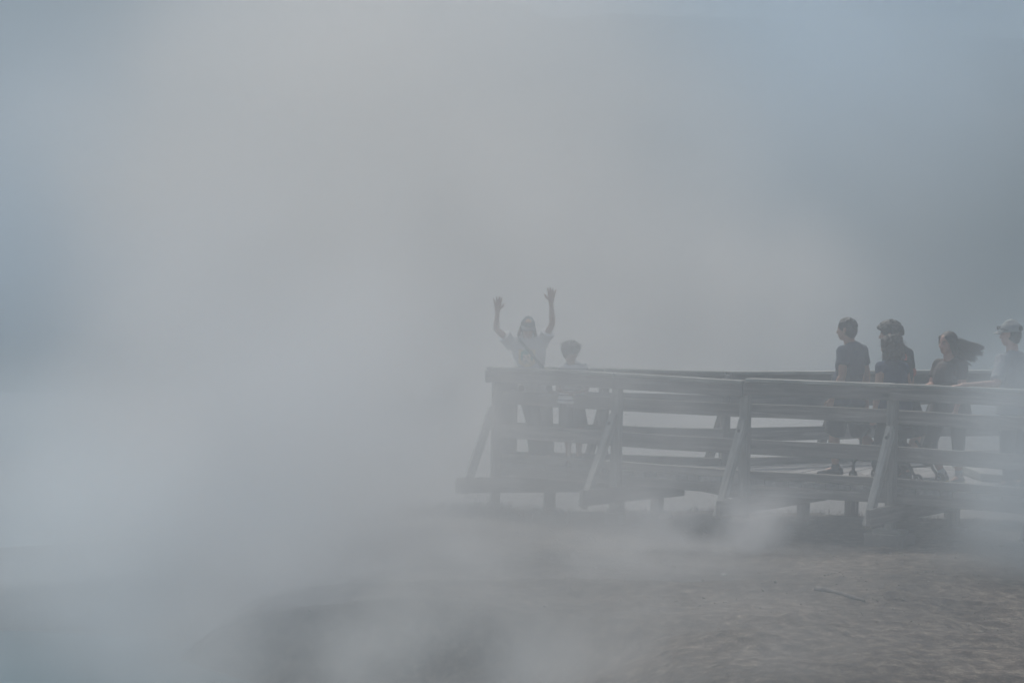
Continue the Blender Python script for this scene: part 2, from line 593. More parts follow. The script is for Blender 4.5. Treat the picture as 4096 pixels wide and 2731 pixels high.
def build_railing(P, label, near, dirs, pads):
    root = empty('timber_railing', P[2].copy(), label, 'railing')
    inner = 1 if near else -1            # +1: path lies on the left of the travel direction
    n = len(P)
    for i, p in enumerate(P):
        u = dirs[i] if near else Vector((0.35, -0.93, 0))     # towards the path
        gz = ground_z(p.x, p.y)
        post = board('post', Vector((p.x, p.y, gz - 0.15 if near else -0.2)), Vector((p.x, p.y, 1.105 + DZ[i])), 0.105, 0.105, WOOD_PALE if near and i >= 1 else WOOD, root, up=u)
        if near and i in pads:
            w = pads[i]
            s = Vector((u.y, -u.x, 0))
            base = Vector((p.x, p.y, gz))
            board('footing', base - s * w / 2 + Vector((0, 0, 0.05)), base + s * w / 2 + Vector((0, 0, 0.05)), 0.17, w * 0.8, CONCRETE, post)
            board('pad', base - s * w * .36 + Vector((0, 0, 0.155)), base + s * w * .36 + Vector((0, 0, 0.155)), 0.045, w * 0.55, WOOD_PALE, post)
        if near and i == 0:
            q = p + Vector((0.095, 0.15, 0))
            board('post', Vector((q.x, q.y, -0.2)), Vector((q.x, q.y, 1.10)), 0.105, 0.105, WOOD, root, up=u)
        # raking brace
        if near:
            reach = 0.40 if i == 0 else 0.66
            side = Vector((u.y, -u.x, 0)) * 0.0
            foot = Vector((p.x, p.y, -0.39)) - u * reach
            head = Vector((p.x, p.y, 0.66)) - u * 0.045
            br = board('brace', foot + side, head + side, 0.10, 0.085, WOOD_PALE, root, up=u)
            bpos = head + (foot - head).normalized() * 0.13 - u * 0.055 + Vector((0, 0, 0.012))
            mw = (-u + Vector((0, 0, 0.55))).to_track_quat('Z', 'Y').to_matrix().to_4x4()
            mw.translation = bpos
            link('bolt', bolt_mesh(), BOLT, br, mw)
        elif 0 < i:
            foot = Vector((p.x, p.y, -0.25)) - u * 0.62
            head = Vector((p.x, p.y, 0.66)) - u * 0.045
            br = board('brace', foot, head, 0.10, 0.085, WOOD, root, up=u)
    for i in range(n - 1):
        a, b = P[i], P[i + 1]
        d = (b - a).normalized()
        s_in = Vector((-d.y, d.x, 0)) * inner
        za, zb = DZ[i], DZ[i + 1]
        def rail(name, z0, z1, t, off, ext0=0.0, ext1=0.0, mat=WOOD, bow=0.0, dz1=0.0):
            c = (z0 + z1) / 2
            board(name, a - d * ext0 + s_in * off + Vector((0, 0, c + za)), b + d * ext1 + s_in * off + Vector((0, 0, c + zb + dz1)), z1 - z0, t, mat, root, bow=bow)
        e0 = 0.12 if (i == 0 and near) else -0.003
        ins = -0.003
        drop = -0.03 if (near and i == 1) else 0.0
        # flat cap board, fascia on the outside, two rails on the inside
        rail('cap_rail', 1.11, 1.15, 0.20, 0.0, e0 - 0.02, ins, WOOD_PALE, dz1=drop)
        rail('fascia_rail', 0.965, 1.106, 0.04, -0.072, e0, ins, WOOD, dz1=drop)
        rail('rail', 0.705, 0.858, 0.04, 0.072, 0.03 if i == 0 else 0.0, -0.01, WOOD, bow=random.uniform(-0.008, 0.008))
        rail('rail', 0.285, 0.455, 0.04, 0.072, 0.03 if i == 0 else 0.0, -0.01, WOOD, bow=random.uniform(-0.008, 0.008))
    return root

# ------------------------------------------------------------------ figures: smooth skins grown over shaped volumes
def frame_of(z, hint=Vector((0, 0, 1))):
    z = z.normalized()
    if abs(z.dot(hint)) > 0.98:
        hint = Vector((0, 1, 0))
    x = hint.cross(z).normalized()
    return Matrix((x, z.cross(x), z)).transposed()

def add_capsule(bm, p0, p1, r0, r1, flat=None, seg=14):
    """Tapered capsule; flat = (direction, factor) squeezes it along that direction."""
    p0, p1 = Vector(p0), Vector(p1)
    ax = p1 - p0
    L = ax.length
    R = frame_of(ax if L > 1e-6 else Vector((0, 0, 1)))
    rings = []
    nh = 5
    for i in range(nh):
        t = -math.pi / 2 + (math.pi / 2) * i / (nh - 1)
        rings.append((r0 * math.sin(t), r0 * math.cos(t)))
    for i in range(nh):
        t = (math.pi / 2) * i / (nh - 1)
        rings.append((L + r1 * math.sin(t), r1 * math.cos(t)))
    vs = []
    for k, (z, r) in enumerate(rings):
        if k in (0, len(rings) - 1):
            vs.append([bm.verts.new(p0 + R @ Vector((0, 0, z)))])
            continue
        row = []
        for j in range(seg):
            a = 2 * math.pi * j / seg
            off = R @ Vector((r * math.cos(a), r * math.sin(a), 0))
            if flat:
                d = Vector(flat[0]).normalized()
                off -= d * off.dot(d) * (1 - flat[1])
            row.append(bm.verts.new(p0 + R @ Vector((0, 0, z)) + off))
        vs.append(row)
    for a, b in zip(vs, vs[1:]):
        for j in range(seg):
            k = (j + 1) % seg
            if len(a) == 1:
                bm.faces.new((a[0], b[k], b[j]))
            elif len(b) == 1:
                bm.faces.new((a[j], a[k], b[0]))
            else:
                bm.faces.new((a[j], a[k], b[k], b[j]))

def add_ell(bm, c, r, R=None, seg=16):
    """Ellipsoid with radii r along the columns of R."""
    R = R or Matrix.Identity(3)
    M = R @ Matrix.Diagonal(Vector(r))
    c = Vector(c)
    nv = max(6, seg // 2 + 1)
    rows = []
    for i in range(nv + 1):
        t = math.pi * i / nv - math.pi / 2
        if i in (0, nv):
            rows.append([bm.verts.new(c + M @ Vector((0, 0, math.sin(t))))])
        else:
            rows.append([bm.verts.new(c + M @ Vector((math.cos(t) * math.cos(2 * math.pi * j / seg), math.cos(t) * math.sin(2 * math.pi * j / seg), math.sin(t)))) for j in range(seg)])
    for a, b in zip(rows, rows[1:]):
        for j in range(seg):
            k = (j + 1) % seg
            if len(a) == 1:
                bm.faces.new((a[0], b[k], b[j]))
            elif len(b) == 1:
                bm.faces.new((a[j], a[k], b[0]))
            else:
                bm.faces.new((a[j], a[k], b[k], b[j]))

def add_tubular(bm, p0, p1, r0, r1, seg=22):
    """Flat ended tapered tube; each end has radii (a, b) across hint axes X, Y of its frame."""
    p0, p1 = Vector(p0), Vector(p1)
    R = frame_of(p1 - p0, Vector((0.02, 1, 0)) if abs((p1 - p0).normalized().z) > 0.9 else Vector((0, 0, 1)))
    r0 = r0 if isinstance(r0, tuple) else (r0, r0)
    r1 = r1 if isinstance(r1, tuple) else (r1, r1)
    rows = [[bm.verts.new(p + R @ Vector((r[0] * math.cos(2 * math.pi * j / seg), r[1] * math.sin(2 * math.pi * j / seg), 0))) for j in range(seg)] for p, r in ((p0, r0), (p1, r1))]
    for j in range(seg):
        k = (j + 1) % seg
        bm.faces.new((rows[0][j], rows[0][k], rows[1][k], rows[1][j]))
    bm.faces.new(rows[0][::-1])
    bm.faces.new(rows[1])

def add_skirt(bm, top, bottom, R, r0, r1, seg=28):
    """Elliptical tube of cloth round the body, radii (front, side) at the top and the bottom."""
    rows = [[bm.verts.new(Vector(p) + R @ Vector((r[0] * math.cos(2 * math.pi * j / seg), r[1] * math.sin(2 * math.pi * j / seg), 0))) for j in range(seg)] for p, r in ((top, r0), (bottom, r1))]
    for j in range(seg):
        k = (j + 1) % seg
        bm.faces.new((rows[0][j], rows[0][k], rows[1][k], rows[1][j]))
    bm.faces.new(rows[0][::-1])
    bm.faces.new(rows[1])

def skin(name, prims, voxel, mat, parent, smooth_it=4, mw=None, disp=None):
    """Grow one continuous surface over the volumes in prims."""
    bm = bmesh.new()
    for p in prims:
        {'c': add_capsule, 'e': add_ell, 'k': add_tubular, 's': add_skirt}[p[0]](bm, *p[1:])
    bmesh.ops.recalc_face_normals(bm, faces=bm.faces)
    me = D.meshes.new('volumes')
    bm.to_mesh(me)
    bm.free()
    tmp = D.objects.new('volumes', me)
    COL.objects.link(tmp)
    rm = tmp.modifiers.new('r', 'REMESH')
    rm.mode = 'VOXEL'
    rm.voxel_size = voxel
    rm.adaptivity = 0.0
    if smooth_it:
        sm = tmp.modifiers.new('s', 'SMOOTH')
        sm.factor = 0.5
        sm.iterations = smooth_it
    dg = bpy.context.evaluated_depsgraph_get()
    out = D.meshes.new_from_object(tmp.evaluated_get(dg))
    D.objects.remove(tmp)
    D.meshes.remove(me)
    out.name = name
    if disp:
        for v in out.vertices:
            v.co += v.normal * disp(v.co)
    # keep the mesh in its thing's own frame
    if parent is not None:
        loc = WM[parent.name].translation
        out.transform(Matrix.Translation(-loc))
        mw = Matrix.Translation(loc)
    for p in out.polygons:
        p.use_smooth = True
    return link(name, out, mat, parent, mw)

def world_mesh(name, bm, mat, parent, smooth=True):
    loc = WM[parent.name].translation
    me = bm_mesh(name, bm, smooth)
    me.transform(Matrix.Translation(-loc))
    return link(name, me, mat, parent, Matrix.Translation(loc))

def head_frame(yaw_dir, pitch=0.0, roll=0.0):
    """Columns: forward, left, up.  pitch > 0 looks down, roll > 0 leans to the figure's left."""
    f = Vector((yaw_dir[0], yaw_dir[1], 0)).normalized()
    up = Vector((0, 0, 1))
    l = up.cross(f)
    R = Matrix((f, l, up)).transposed()
    return R @ Matrix.Rotation(pitch, 3, 'Y') @ Matrix.Rotation(-roll, 3, 'X')

def head_prims(c, R, s=1.0):
    """Skull, face and ears; c is the middle of the head."""
    def w(x, y, z): return Vector(c) + R @ Vector((x * s, y * s, z * s))
    def e(x, y, z, a, b, d): return ('e', w(x, y, z), (a * s, b * s, d * s), R)
    P = [e(-0.010, 0, 0.032, 0.098, 0.076, 0.090),
         e(0.030, 0, -0.030, 0.064, 0.062, 0.078),
         e(0.048, 0, -0.082, 0.036, 0.036, 0.030),
         e(0.010, 0, -0.070, 0.050, 0.056, 0.040),
         e(0.072, 0, 0.022, 0.022, 0.052, 0.016),
         ('c', w(0.090, 0, 0.010), w(0.106, 0, -0.026), 0.009 * s, 0.0135 * s),
         ('c', w(0.086, 0.012, -0.030), w(0.086, -0.012, -0.030), 0.011 * s, 0.011 * s),
         ('c', w(0.082, 0.014, -0.055), w(0.082, -0.014, -0.055), 0.0095 * s, 0.0095 * s),
         ('c', w(0.080, 0.012, -0.066), w(0.080, -0.012, -0.066), 0.010 * s, 0.010 * s)]
    for q in (1, -1):
        P.append(e(0.058, 0.038 * q, -0.020, 0.026, 0.026, 0.026))
        P.append(e(-0.010, 0.079 * q, -0.006, 0.020, 0.010, 0.032))
        P.append(e(-0.022, 0.086 * q, 0.004, 0.012, 0.007, 0.020))
    return P

def face_parts(c, R, parent, s=1.0, brow=None):
    def w(x, y, z): return Vector(c) + R @ Vector((x * s, y * s, z * s))
    for q in (1, -1):
        bm = bmesh.new()
        add_ell(bm, w(0.083, 0.031 * q, 0.004), (0.008 * s, 0.0135 * s, 0.0065 * s), R, 12)
        eye = world_mesh('eye', bm, EYE, parent)
        bm = bmesh.new()
        add_ell(bm, w(0.0895, 0.031 * q, 0.004), (0.003 * s, 0.0058 * s, 0.0055 * s), R, 10)
        world_mesh('iris', bm, IRIS, eye)
        bm = bmesh.new()
        add_capsule(bm, w(0.091, 0.016 * q, 0.026), w(0.080, 0.050 * q, 0.027), 0.005 * s, 0.0035 * s)
        world_mesh('eyebrow', bm, brow or HAIR_DARK, parent)
    bm = bmesh.new()
    add_ell(bm, w(0.090, 0, -0.0605), (0.004 * s, 0.022 * s, 0.0055 * s), R, 12)
    world_mesh('mouth', bm, LIPS, parent)

def hand_prims(wrist, d, n, thumb, s=1.0, curl=0.0, spread=0.12):
    """wrist point, d towards the fingertips, n out of the palm, thumb = side on which the thumb sits."""
    d, n, th = Vector(d).normalized(), Vector(n).normalized(), Vector(thumb).normalized()
    wrist = Vector(wrist)
    P = []
    for k in (-1, -0.35, 0.35, 1):
        a = wrist + d * 0.012 * s + th * 0.018 * k * s
        b = wrist + d * 0.088 * s + th * 0.031 * k * s
        P.append(('c', a, b, 0.016 * s, 0.0125 * s, (n, 0.85)))
    lens = {1: 0.070, 0.35: 0.080, -0.35: 0.074, -1: 0.057}
    for k, L in lens.items():
        fd = (d + th * spread * (k if k > -1 else k * 1.9)).normalized()
        base = wrist + d * 0.092 * s + th * 0.0315 * k * s
        p, a0 = base, 0.0
        for j, part in enumerate((0.46, 0.30, 0.24)):
            a0 += curl * (0.8 if j == 0 else 1.0)
            v = fd * math.cos(a0) + n * math.sin(a0)
            q = p + v * L * part * s
            P.append(('c', p, q, (0.0108 - j * 0.0008) * s, (0.0100 - j * 0.0008) * s))
            p = q
    tb = wrist + d * 0.028 * s + th * 0.030 * s
    t1 = tb + (d * 0.62 + th * 0.62 + n * 0.25).normalized() * 0.046 * s
    t2 = t1 + (d * 0.85 + th * 0.42 + n * 0.30 * (1 + curl)).normalized() * 0.034 * s
    P += [('c', tb - th * 0.014 * s, t1, 0.0165 * s, 0.0118 * s), ('c', t1, t2, 0.0115 * s, 0.0090 * s)]
    return P

def lerp(a, b, t):
    return Vector(a).lerp(Vector(b), t)

def limb(a, b, c, ra, rb, rc, bulge=0.0, back=None):
    """Two tapered segments a-b-c with a muscle swelling on each."""
    P = [('c', a, b, ra, rb), ('c', b, c, rb * 0.98, rc)]
    m = lerp(b, c, 0.30)
    if back is not None:
        m = m + Vector(back) * 0.012
    P.append(('c', lerp(b, c, 0.16), lerp(b, c, 0.50), rb * (1.0 + bulge), rb * (0.86 + bulge * 0.5)))
    return P

class Figure:
    """Joints in world space; f = direction the hips and chest face."""
    def __init__(self, label, skin_c, f, J, group='people on the boardwalk', s=1.0, girth=1.0):
        self.J = {k: Vector(v) for k, v in J.items()}
        self.f = Vector((f[0], f[1], 0)).normalized()
        self.l = Vector((0, 0, 1)).cross(self.f)
        self.s, self.g = s, girth
        base = (self.J['ankle_l'] + self.J['ankle_r']) / 2
        base.z = 0.0
        self.root = empty('person', base, label, 'person', group)
        self.skin_mat = skin_c
    def R(self):
        return Matrix((self.f, self.l, Vector((0, 0, 1)))).transposed()
    def torso(self, ease=0.0, belly=0.0, lower=True):
        J, s, g = self.J, self.s, self.g
        sh = (J['shoulder_l'] + J['shoulder_r']) / 2
        hip = (J['hip_l'] + J['hip_r']) / 2
        up = (sh - hip).normalized()
        lat = (J['shoulder_l'] - J['shoulder_r'])
        half = lat.length / 2
        lat = lat.normalized()
        fw = lat.cross(up).normalized()
        R = Matrix((fw, lat, up)).transposed()
        L = (sh - hip).length
        e = ease
        P = [('c', J['shoulder_l'] - lat * 0.03 * s - up * 0.02 * s, J['shoulder_r'] + lat * 0.03 * s - up * 0.02 * s, 0.058 * s + e, 0.058 * s + e),
             ('e', sh - up * 0.13 * s + fw * 0.012 * s, ((0.105 * s) * g + e, half * 0.98 * (0.6 + 0.4 * g) + e, 0.185 * s + e), R),
             ('e', sh - up * 0.20 * s - fw * 0.005 * s, ((0.105 * s) * g + e, half * 0.86 * (0.5 + 0.5 * g) + e, 0.17 * s + e), R),
             ('e', hip + up * L * 0.36 + fw * (0.008 + belly * 0.6) * s, ((0.100 * s + belly) * g + e, 0.140 * s * g + e, 0.17 * s + e), R),
             ('e', hip + up * 0.06 * s - fw * 0.012 * s, ((0.112 * s + belly * 0.4) * g + e, 0.155 * s * g + e, 0.125 * s + e), R),
             ('c', sh + up * 0.015 * s, sh + up * 0.03 * s, 0.075 * s + e * 0.5, 0.06 * s + e * 0.5, (fw, 0.9))]
        for q in ('l', 'r'):
            S = J['shoulder_' + q]
            P += [('c', sh + up * 0.068 * s - fw * 0.02 * s, sh.lerp(S, 0.72) + up * 0.018 * s - fw * 0.01 * s, 0.046 * s + e * 0.6, 0.046 * s + e * 0.8)]
        if lower:
            P += [('e', hip - up * 0.04 * s - fw * 0.03 * s + lat * q * 0.07 * s, (0.085 * s * g + e, 0.085 * s * g + e, 0.09 * s + e), R) for q in (1, -1)]
        return P
    def arm(self, side, k=1.0):
        J, s = self.J, self.s
        return limb(J['shoulder_' + side], J['elbow_' + side], J['wrist_' + side], 0.052 * s * k, 0.040 * s * k, 0.0265 * s, 0.06)
    def leg(self, side, k=1.0):
        J, s = self.J, self.s
        return limb(J['hip_' + side], J['knee_' + side], J['ankle_' + side], 0.088 * s * k, 0.056 * s * k, 0.037 * s, 0.10, -self.f)
    def body(self, head_c, head_R, hands, voxel=0.007, arm_k=1.0, leg_k=1.0, belly=0.0, feet=True, head_s=1.0, face=True, brow=None):
        J, s = self.J, self.s
        sh = (J['shoulder_l'] + J['shoulder_r']) / 2
        neck_top = Vector(head_c) + head_R @ Vector((-0.012, 0, -0.06)) * head_s
        P = self.torso(0.0, belly) + self.arm('l', arm_k) + self.arm('r', arm_k) + self.leg('l', leg_k) + self.leg('r', leg_k)
        P += [('c', sh + Vector((0, 0, 0.0)), neck_top, 0.070 * s, 0.057 * head_s)]
        P += head_prims(head_c, head_R, head_s)
        for h in hands:
            P += hand_prims(*h)
        for q in ('l', 'r'):
            if 'toe_' + q in J:
                a, t = J['ankle_' + q], J['toe_' + q]
                P += [('c', a + (a - t).normalized() * 0.03 - Vector((0, 0, 0.02)), t, 0.036 * s, 0.028 * s)]
        self.body_obj = skin('body', P, voxel, self.skin_mat, self.root, 3)
        if face:
            face_parts(head_c, head_R, self.root, head_s, brow)
    def shirt(self, mat, ease=0.018, sleeve=0.75, flare=0.022, belly=0.0, hem=0.0, voxel=0.012, name='shirt', droop=0.0, arm_k=1.0, sleeves=True):
        J, s = self.J, self.s
        P = self.torso(ease, belly, lower=False)
        hip = (J['hip_l'] + J['hip_r']) / 2
        lat = self.l
        # straight hem over the hips
        g = self.g
        P += [('s', hip + Vector((0, 0, 0.16)) + self.f * belly * 0.4, hip + Vector((0, 0, -0.075 + hem)), self.R(), (0.108 * s * g + belly * 0.7 + ease, 0.150 * s * g + ease), (0.132 * s * g + belly * 0.6 + ease * 1.8, 0.178 * s * g + ease * 1.8))]
        if sleeves:
            for q in ('l', 'r'):
                a, b = J['shoulder_' + q], J['elbow_' + q]
                end = lerp(a, b, sleeve)
                P += [('c', a, lerp(a, b, sleeve * 0.7), 0.050 * s * arm_k + ease, 0.044 * s * arm_k + ease),
                      ('k', lerp(a, b, sleeve * 0.25), end, 0.046 * s * arm_k + ease, 0.041 * s * arm_k + flare)]
                if droop:
                    dn = Vector((0, 0, droop))
                    P += [('k', lerp(a, b, sleeve * 0.1) - dn * 0.9, end - dn, 0.050 * s, 0.034 * s)]
        sd = random.uniform(0, 50)
        fold = lambda c: 0.006 * mn.noise(Vector((c.x * 9, c.y * 9, c.z * 4 + sd))) + 0.004 * mn.noise(Vector((c.x * 20, c.y * 20, c.z * 9 + sd)))
        o = skin(name, P, voxel, mat, self.root, 5, disp=fold)
        return o
    def trousers(self, mat, frac=1.0, ease=0.016, flare=0.02, voxel=0.012, name='trousers', top=0.05, leg_k=1.0):
        """frac: 1 reaches the ankle, 0.5 the knee."""
        J, s, g = self.J, self.s, self.g
        hip = (J['hip_l'] + J['hip_r']) / 2
        P = [('e', hip + Vector((0, 0, top)), (0.108 * s * g + ease * 0.6, 0.148 * s * g + ease * 0.6, 0.10 * s), self.R()),
             ('e', hip + Vector((0, 0, top - 0.07)) - self.f * 0.02, (0.11 * s * g + ease, 0.16 * s * g + ease, 0.10 * s), self.R())]
        for q in ('l', 'r'):
            a, b, c = J['hip_' + q], J['knee_' + q], J['ankle_' + q]
            if frac <= 0.5:
                e = lerp(a, b, frac * 2)
                P += [('c', a, lerp(a, e, 0.85), 0.092 * s * leg_k + ease, 0.066 * s * leg_k + ease), ('k', lerp(a, e, 0.3), e, 0.084 * s * leg_k + ease, 0.064 * s * leg_k + ease + flare)]
            else:
                e = lerp(b, c, (frac - 0.5) * 2)
                P += [('c', a, b, 0.090 * s * leg_k + ease, 0.060 * s * leg_k + ease), ('c', b, lerp(b, e, 0.3), 0.060 * s * leg_k + ease, 0.057 * s * leg_k + ease), ('k', b, e, 0.058 * s * leg_k + ease, 0.044 * s * leg_k + ease + flare)]
        sd = random.uniform(0, 50)
        fold = lambda c: 0.005 * mn.noise(Vector((c.x * 10, c.y * 10, c.z * 5 + sd)))
        return skin(name, P, voxel, mat, self.root, 4, disp=fold)
    def shoe(self, q, mat, sole, size=1.0):
        a, t = self.J['ankle_' + q], self.J['toe_' + q]
        d = (t - a); d.z = 0 if abs(d.z) < 0.12 else d.z
        d.normalize()
        heel = a - d * 0.045 - Vector((0, 0, 0.045))
        ball = t - Vector((0, 0, 0.0))
        P = [('c', heel, lerp(heel, ball, 0.6), 0.044 * size, 0.042 * size), ('c', lerp(heel, ball, 0.5), ball, 0.044 * size, 0.034 * size),
             ('c', a - Vector((0, 0, 0.035)), a + Vector((0, 0, 0.012)), 0.046 * size, 0.047 * size)]
        o = skin('shoe', P, 0.009, mat, self.root, 3)
        dn = Vector((0, 0, 0.03))
        P = [('c', heel - dn, ball - dn * 0.8, 0.045 * size, 0.040 * size, (Vector((0, 0, 1)), 0.42))]
        skin('sole', P, 0.009, sole, o, 2)
        return o

def tuft(bm, p, dirn, r, length, curl=0.0, ph=0.0, n=5, seg=4):
    """One tapered lock of hair."""
    d = Vector(dirn).normalized()
    R = frame_of(d)
    prev = None
    for i in range(n + 1):
        t = i / n
        ang = ph + t * 5.0
        c = Vector(p) + d * length * t + (R @ Vector((math.cos(ang), math.sin(ang), 0)) - R @ Vector((math.cos(ph), math.sin(ph), 0))) * curl * t
        rr = r * (1 - 0.85 * t) + 0.0004
        row = [bm.verts.new(c + R @ Vector((rr * math.cos(2 * math.pi * j / seg), rr * math.sin(2 * math.pi * j / seg), 0))) for j in range(seg)]
        if prev:
            for j in range(seg):
                bm.faces.new((prev[j], prev[(j + 1) % seg], row[(j + 1) % seg], row[j]))
        prev = row

def hair_cap(c, R, s=1.0, thick=0.014, front=0.055, low=-0.055):
    """Volumes hugging the skull: top, back and sides."""
    def w(x, y, z): return Vector(c) + R @ Vector((x * s, y * s, z * s))
    k = thick
    return [('e', w(-0.014, 0, 0.042), (0.096 * s + k, 0.077 * s + k, 0.086 * s + k), R),
            ('e', w(-0.045, 0, -0.005), (0.070 * s + k, 0.074 * s + k * .6, 0.085 * s + k * .5), R),
            ('e', w(-0.055, 0, low), (0.048 * s, 0.056 * s, 0.05 * s), R)]

def curls(c, R, s, n, r, spread, zone, seed):
    """Many small curls over the scalp; zone(x, y, z) accepts a direction in head space."""
    rng = random.Random(seed)
    P = []
    while len(P) < n:
        v = Vector((rng.gauss(0, 1), rng.gauss(0, 1), rng.gauss(0, 1))).normalized()
        if not zone(v):
            continue
        rr = spread * rng.uniform(0.86, 1.12)
        p = Vector(c) + R @ Vector(((-0.012 + v.x * (0.10 + rr)) * s, v.y * (0.078 + rr) * s, (0.035 + v.z * (0.088 + rr)) * s))
        q = r * rng.uniform(0.6, 1.25)
        P.append(('e', p, (q, q, q * 0.8), R, 8))
    return P

EYE = plain_material('eye_white', (0.55, 0.53, 0.5), 0.3)
IRIS = plain_material('iris', (0.03, 0.02, 0.015), 0.3)
LIPS = plain_material('lips', (0.30, 0.13, 0.11), 0.5)
HAIR_DARK = hair_material('dark_hair', (0.020, 0.015, 0.012))
HAIR_BROWN = hair_material('brown_hair', (0.045, 0.026, 0.017))
HAIR_LIGHT = hair_material('light_brown_hair', (0.10, 0.065, 0.05))
SKIN_TAN = skin_material('tanned_skin', (0.40, 0.235, 0.155))
SKIN_PALE = skin_material('pale_skin', (0.52, 0.31, 0.235))
SKIN_DARK = skin_material('brown_skin', (0.27, 0.155, 0.10))
BLACK_CLOTH = cloth_material('black_cloth', (0.016, 0.016, 0.018))
BLACK_RUBBER = plain_material('black_rubber', (0.02, 0.02, 0.02), 0.7)

# ------------------------------------------------------------------ drapes and prints laid over a garment
from mathutils.bvhtree import BVHTree

def tree_of(o):
    me = o.data
    mw = WM[o.name]
    return BVHTree.FromPolygons([mw @ v.co for v in me.vertices], [tuple(p.vertices) for p in me.polygons])

def add_to(o, bm):
    """Add loose locks (in world space) to a head of hair."""
    inv = WM[o.name].inverted()
    bmesh.ops.transform(bm, matrix=inv, verts=bm.verts)
    bm.from_mesh(o.data)
    bm.to_mesh(o.data)
    bm.free()

def ribbon(name, o, a, b, width, cast, mat, parent, lift=0.006, n=26, thick=0.004):
    """Strap from a to b pressed on to garment o along direction cast."""
    tr = tree_of(o)
    a, b, cast = Vector(a), Vector(b), Vector(cast).normalized()
    side = (b - a).normalized().cross(cast).normalized()
    bm = bmesh.new()
    rows = []
    for i in range(n + 1):
        c = a.lerp(b, i / n)
        row = []
        for k in (-1, 0, 1):
            p = c + side * width / 2 * k
            hit = tr.ray_cast(p - cast * 0.6, cast)
            q = hit[0] if hit[0] is not None else p
            row.append(q - cast * lift)
        rows.append(row)
    vs = [[bm.verts.new(p) for p in r] + [bm.verts.new(p + cast * thick) for p in r[::-1]] for r in rows]
    for r, s in zip(vs, vs[1:]):
        for k in range(6):
            bm.faces.new((r[k], r[(k + 1) % 6], s[(k + 1) % 6], s[k]))
    bmesh.ops.recalc_face_normals(bm, faces=bm.faces)
    return world_mesh(name, bm, mat, parent)

def decal(name, o, c, right, up, inside, half, cast, mat, parent, lift=0.004, step=0.008):
    """Flat print on garment o: cells of a grid where inside(x, y) holds, cast on to the cloth."""
    tr = tree_of(o)
    c, right, up, cast = Vector(c), Vector(right).normalized(), Vector(up).normalized(), Vector(cast).normalized()
    bm = bmesh.new()
    cache = {}
    def vert(i, j):
        if (i, j) not in cache:
            p = c + right * i * step + up * j * step
            hit = tr.ray_cast(p - cast * 0.6, cast)
            q = hit[0] if hit[0] is not None else p
            cache[(i, j)] = bm.verts.new(q - cast * lift)
        return cache[(i, j)]
    n = int(half / step)
    for i in range(-n, n):
        for j in range(-n, n):
            k = int(inside((i + .5) * step, (j + .5) * step))
            if k:
                fc = bm.faces.new((vert(i, j), vert(i + 1, j), vert(i + 1, j + 1), vert(i, j + 1)))
                fc.material_index = k - 1
    bmesh.ops.recalc_face_normals(bm, faces=bm.faces)
    return world_mesh(name, bm, mat, parent)

def ball_cap(fig, c, R, s, mat, brim_mat, brim_len=0.085, brim_pitch=0.12, opening=None, patch=None):
    def w(x, y, z): return Vector(c) + R @ Vector((x * s, y * s, z * s))
    o = skin('cap', [('e', w(-0.008, 0, 0.052), (0.110 * s, 0.091 * s, 0.088 * s), R), ('e', w(-0.004, 0, 0.098), (0.075 * s, 0.066 * s, 0.052 * s), R),
                     ('c', w(0.0, 0, 0.150), w(0.0, 0, 0.153), 0.008 * s, 0.007 * s)], 0.007, mat, fig.root, 3)
    # cut away what would hang below the head band
    me = o.data
    bm = bmesh.new(); bm.from_mesh(me)
    loc = WM[fig.root.name].translation
    bmesh.ops.bisect_plane(bm, geom=bm.verts[:] + bm.edges[:] + bm.faces[:], plane_co=w(0, 0, 0.024) - loc, plane_no=R @ Vector((0.05, 0, 1)), clear_inner=True)
    bm.to_mesh(me); bm.free()
    bm = bmesh.new()
    rows = []
    for i in range(9):
        u = -1 + 2 * i / 8
        a = u * 1.15
        inner = Vector((0.100 * math.cos(a), 0.088 * math.sin(a), 0.036))
        reach = brim_len * (1 - 0.55 * u * u)
        outer = inner + Vector((reach, 0.012 * u, -reach * brim_pitch - 0.022 * u * u))
        rows.append((inner, inner.lerp(outer, 0.5) + Vector((0, 0, 0.004)), outer))
    vs = [[bm.verts.new(w(*p)) for p in r] + [bm.verts.new(w(*(p - Vector((0, 0, 0.006))))) for p in r[::-1]] for r in rows]
    for r, q in zip(vs, vs[1:]):
        for k in range(6):
            bm.faces.new((r[k], r[(k + 1) % 6], q[(k + 1) % 6], q[k]))
    bm.faces.new(vs[0][::-1]); bm.faces.new(vs[-1])
    bmesh.ops.recalc_face_normals(bm, faces=bm.faces)
    world_mesh('brim', bm, brim_mat, o)
    if patch:
        fw = R @ Vector((1, 0, 0))
        decal('patch', o, w(0.06, 0, 0.098), R @ Vector((0, 1, 0)), R @ Vector((-0.35, 0, 1)), lambda x, y: (x / 0.038) ** 2 + (y / 0.026) ** 2 < 1 and y > -0.022, 0.06, -fw, patch, o, step=0.004)
    return o

ORANGE_PATCH = plain_material('orange_patch', (0.62, 0.36, 0.16), 0.8)
CREAM = plain_material('cream_print', (0.62, 0.52, 0.32), 0.8)
PRINT_TEAL = plain_material('teal_print', (0.10, 0.32, 0.25), 0.8)
PRINT_SKIN = plain_material('pale_print', (0.70, 0.62, 0.48), 0.8)
PRINT_DARK = plain_material('dark_print', (0.12, 0.11, 0.10), 0.8)
STRAP = cloth_material('teal_strap', (0.055, 0.10, 0.095))
WHITE_CLOTH = cloth_material('white_cloth', (0.52, 0.52, 0.52), 0.06)

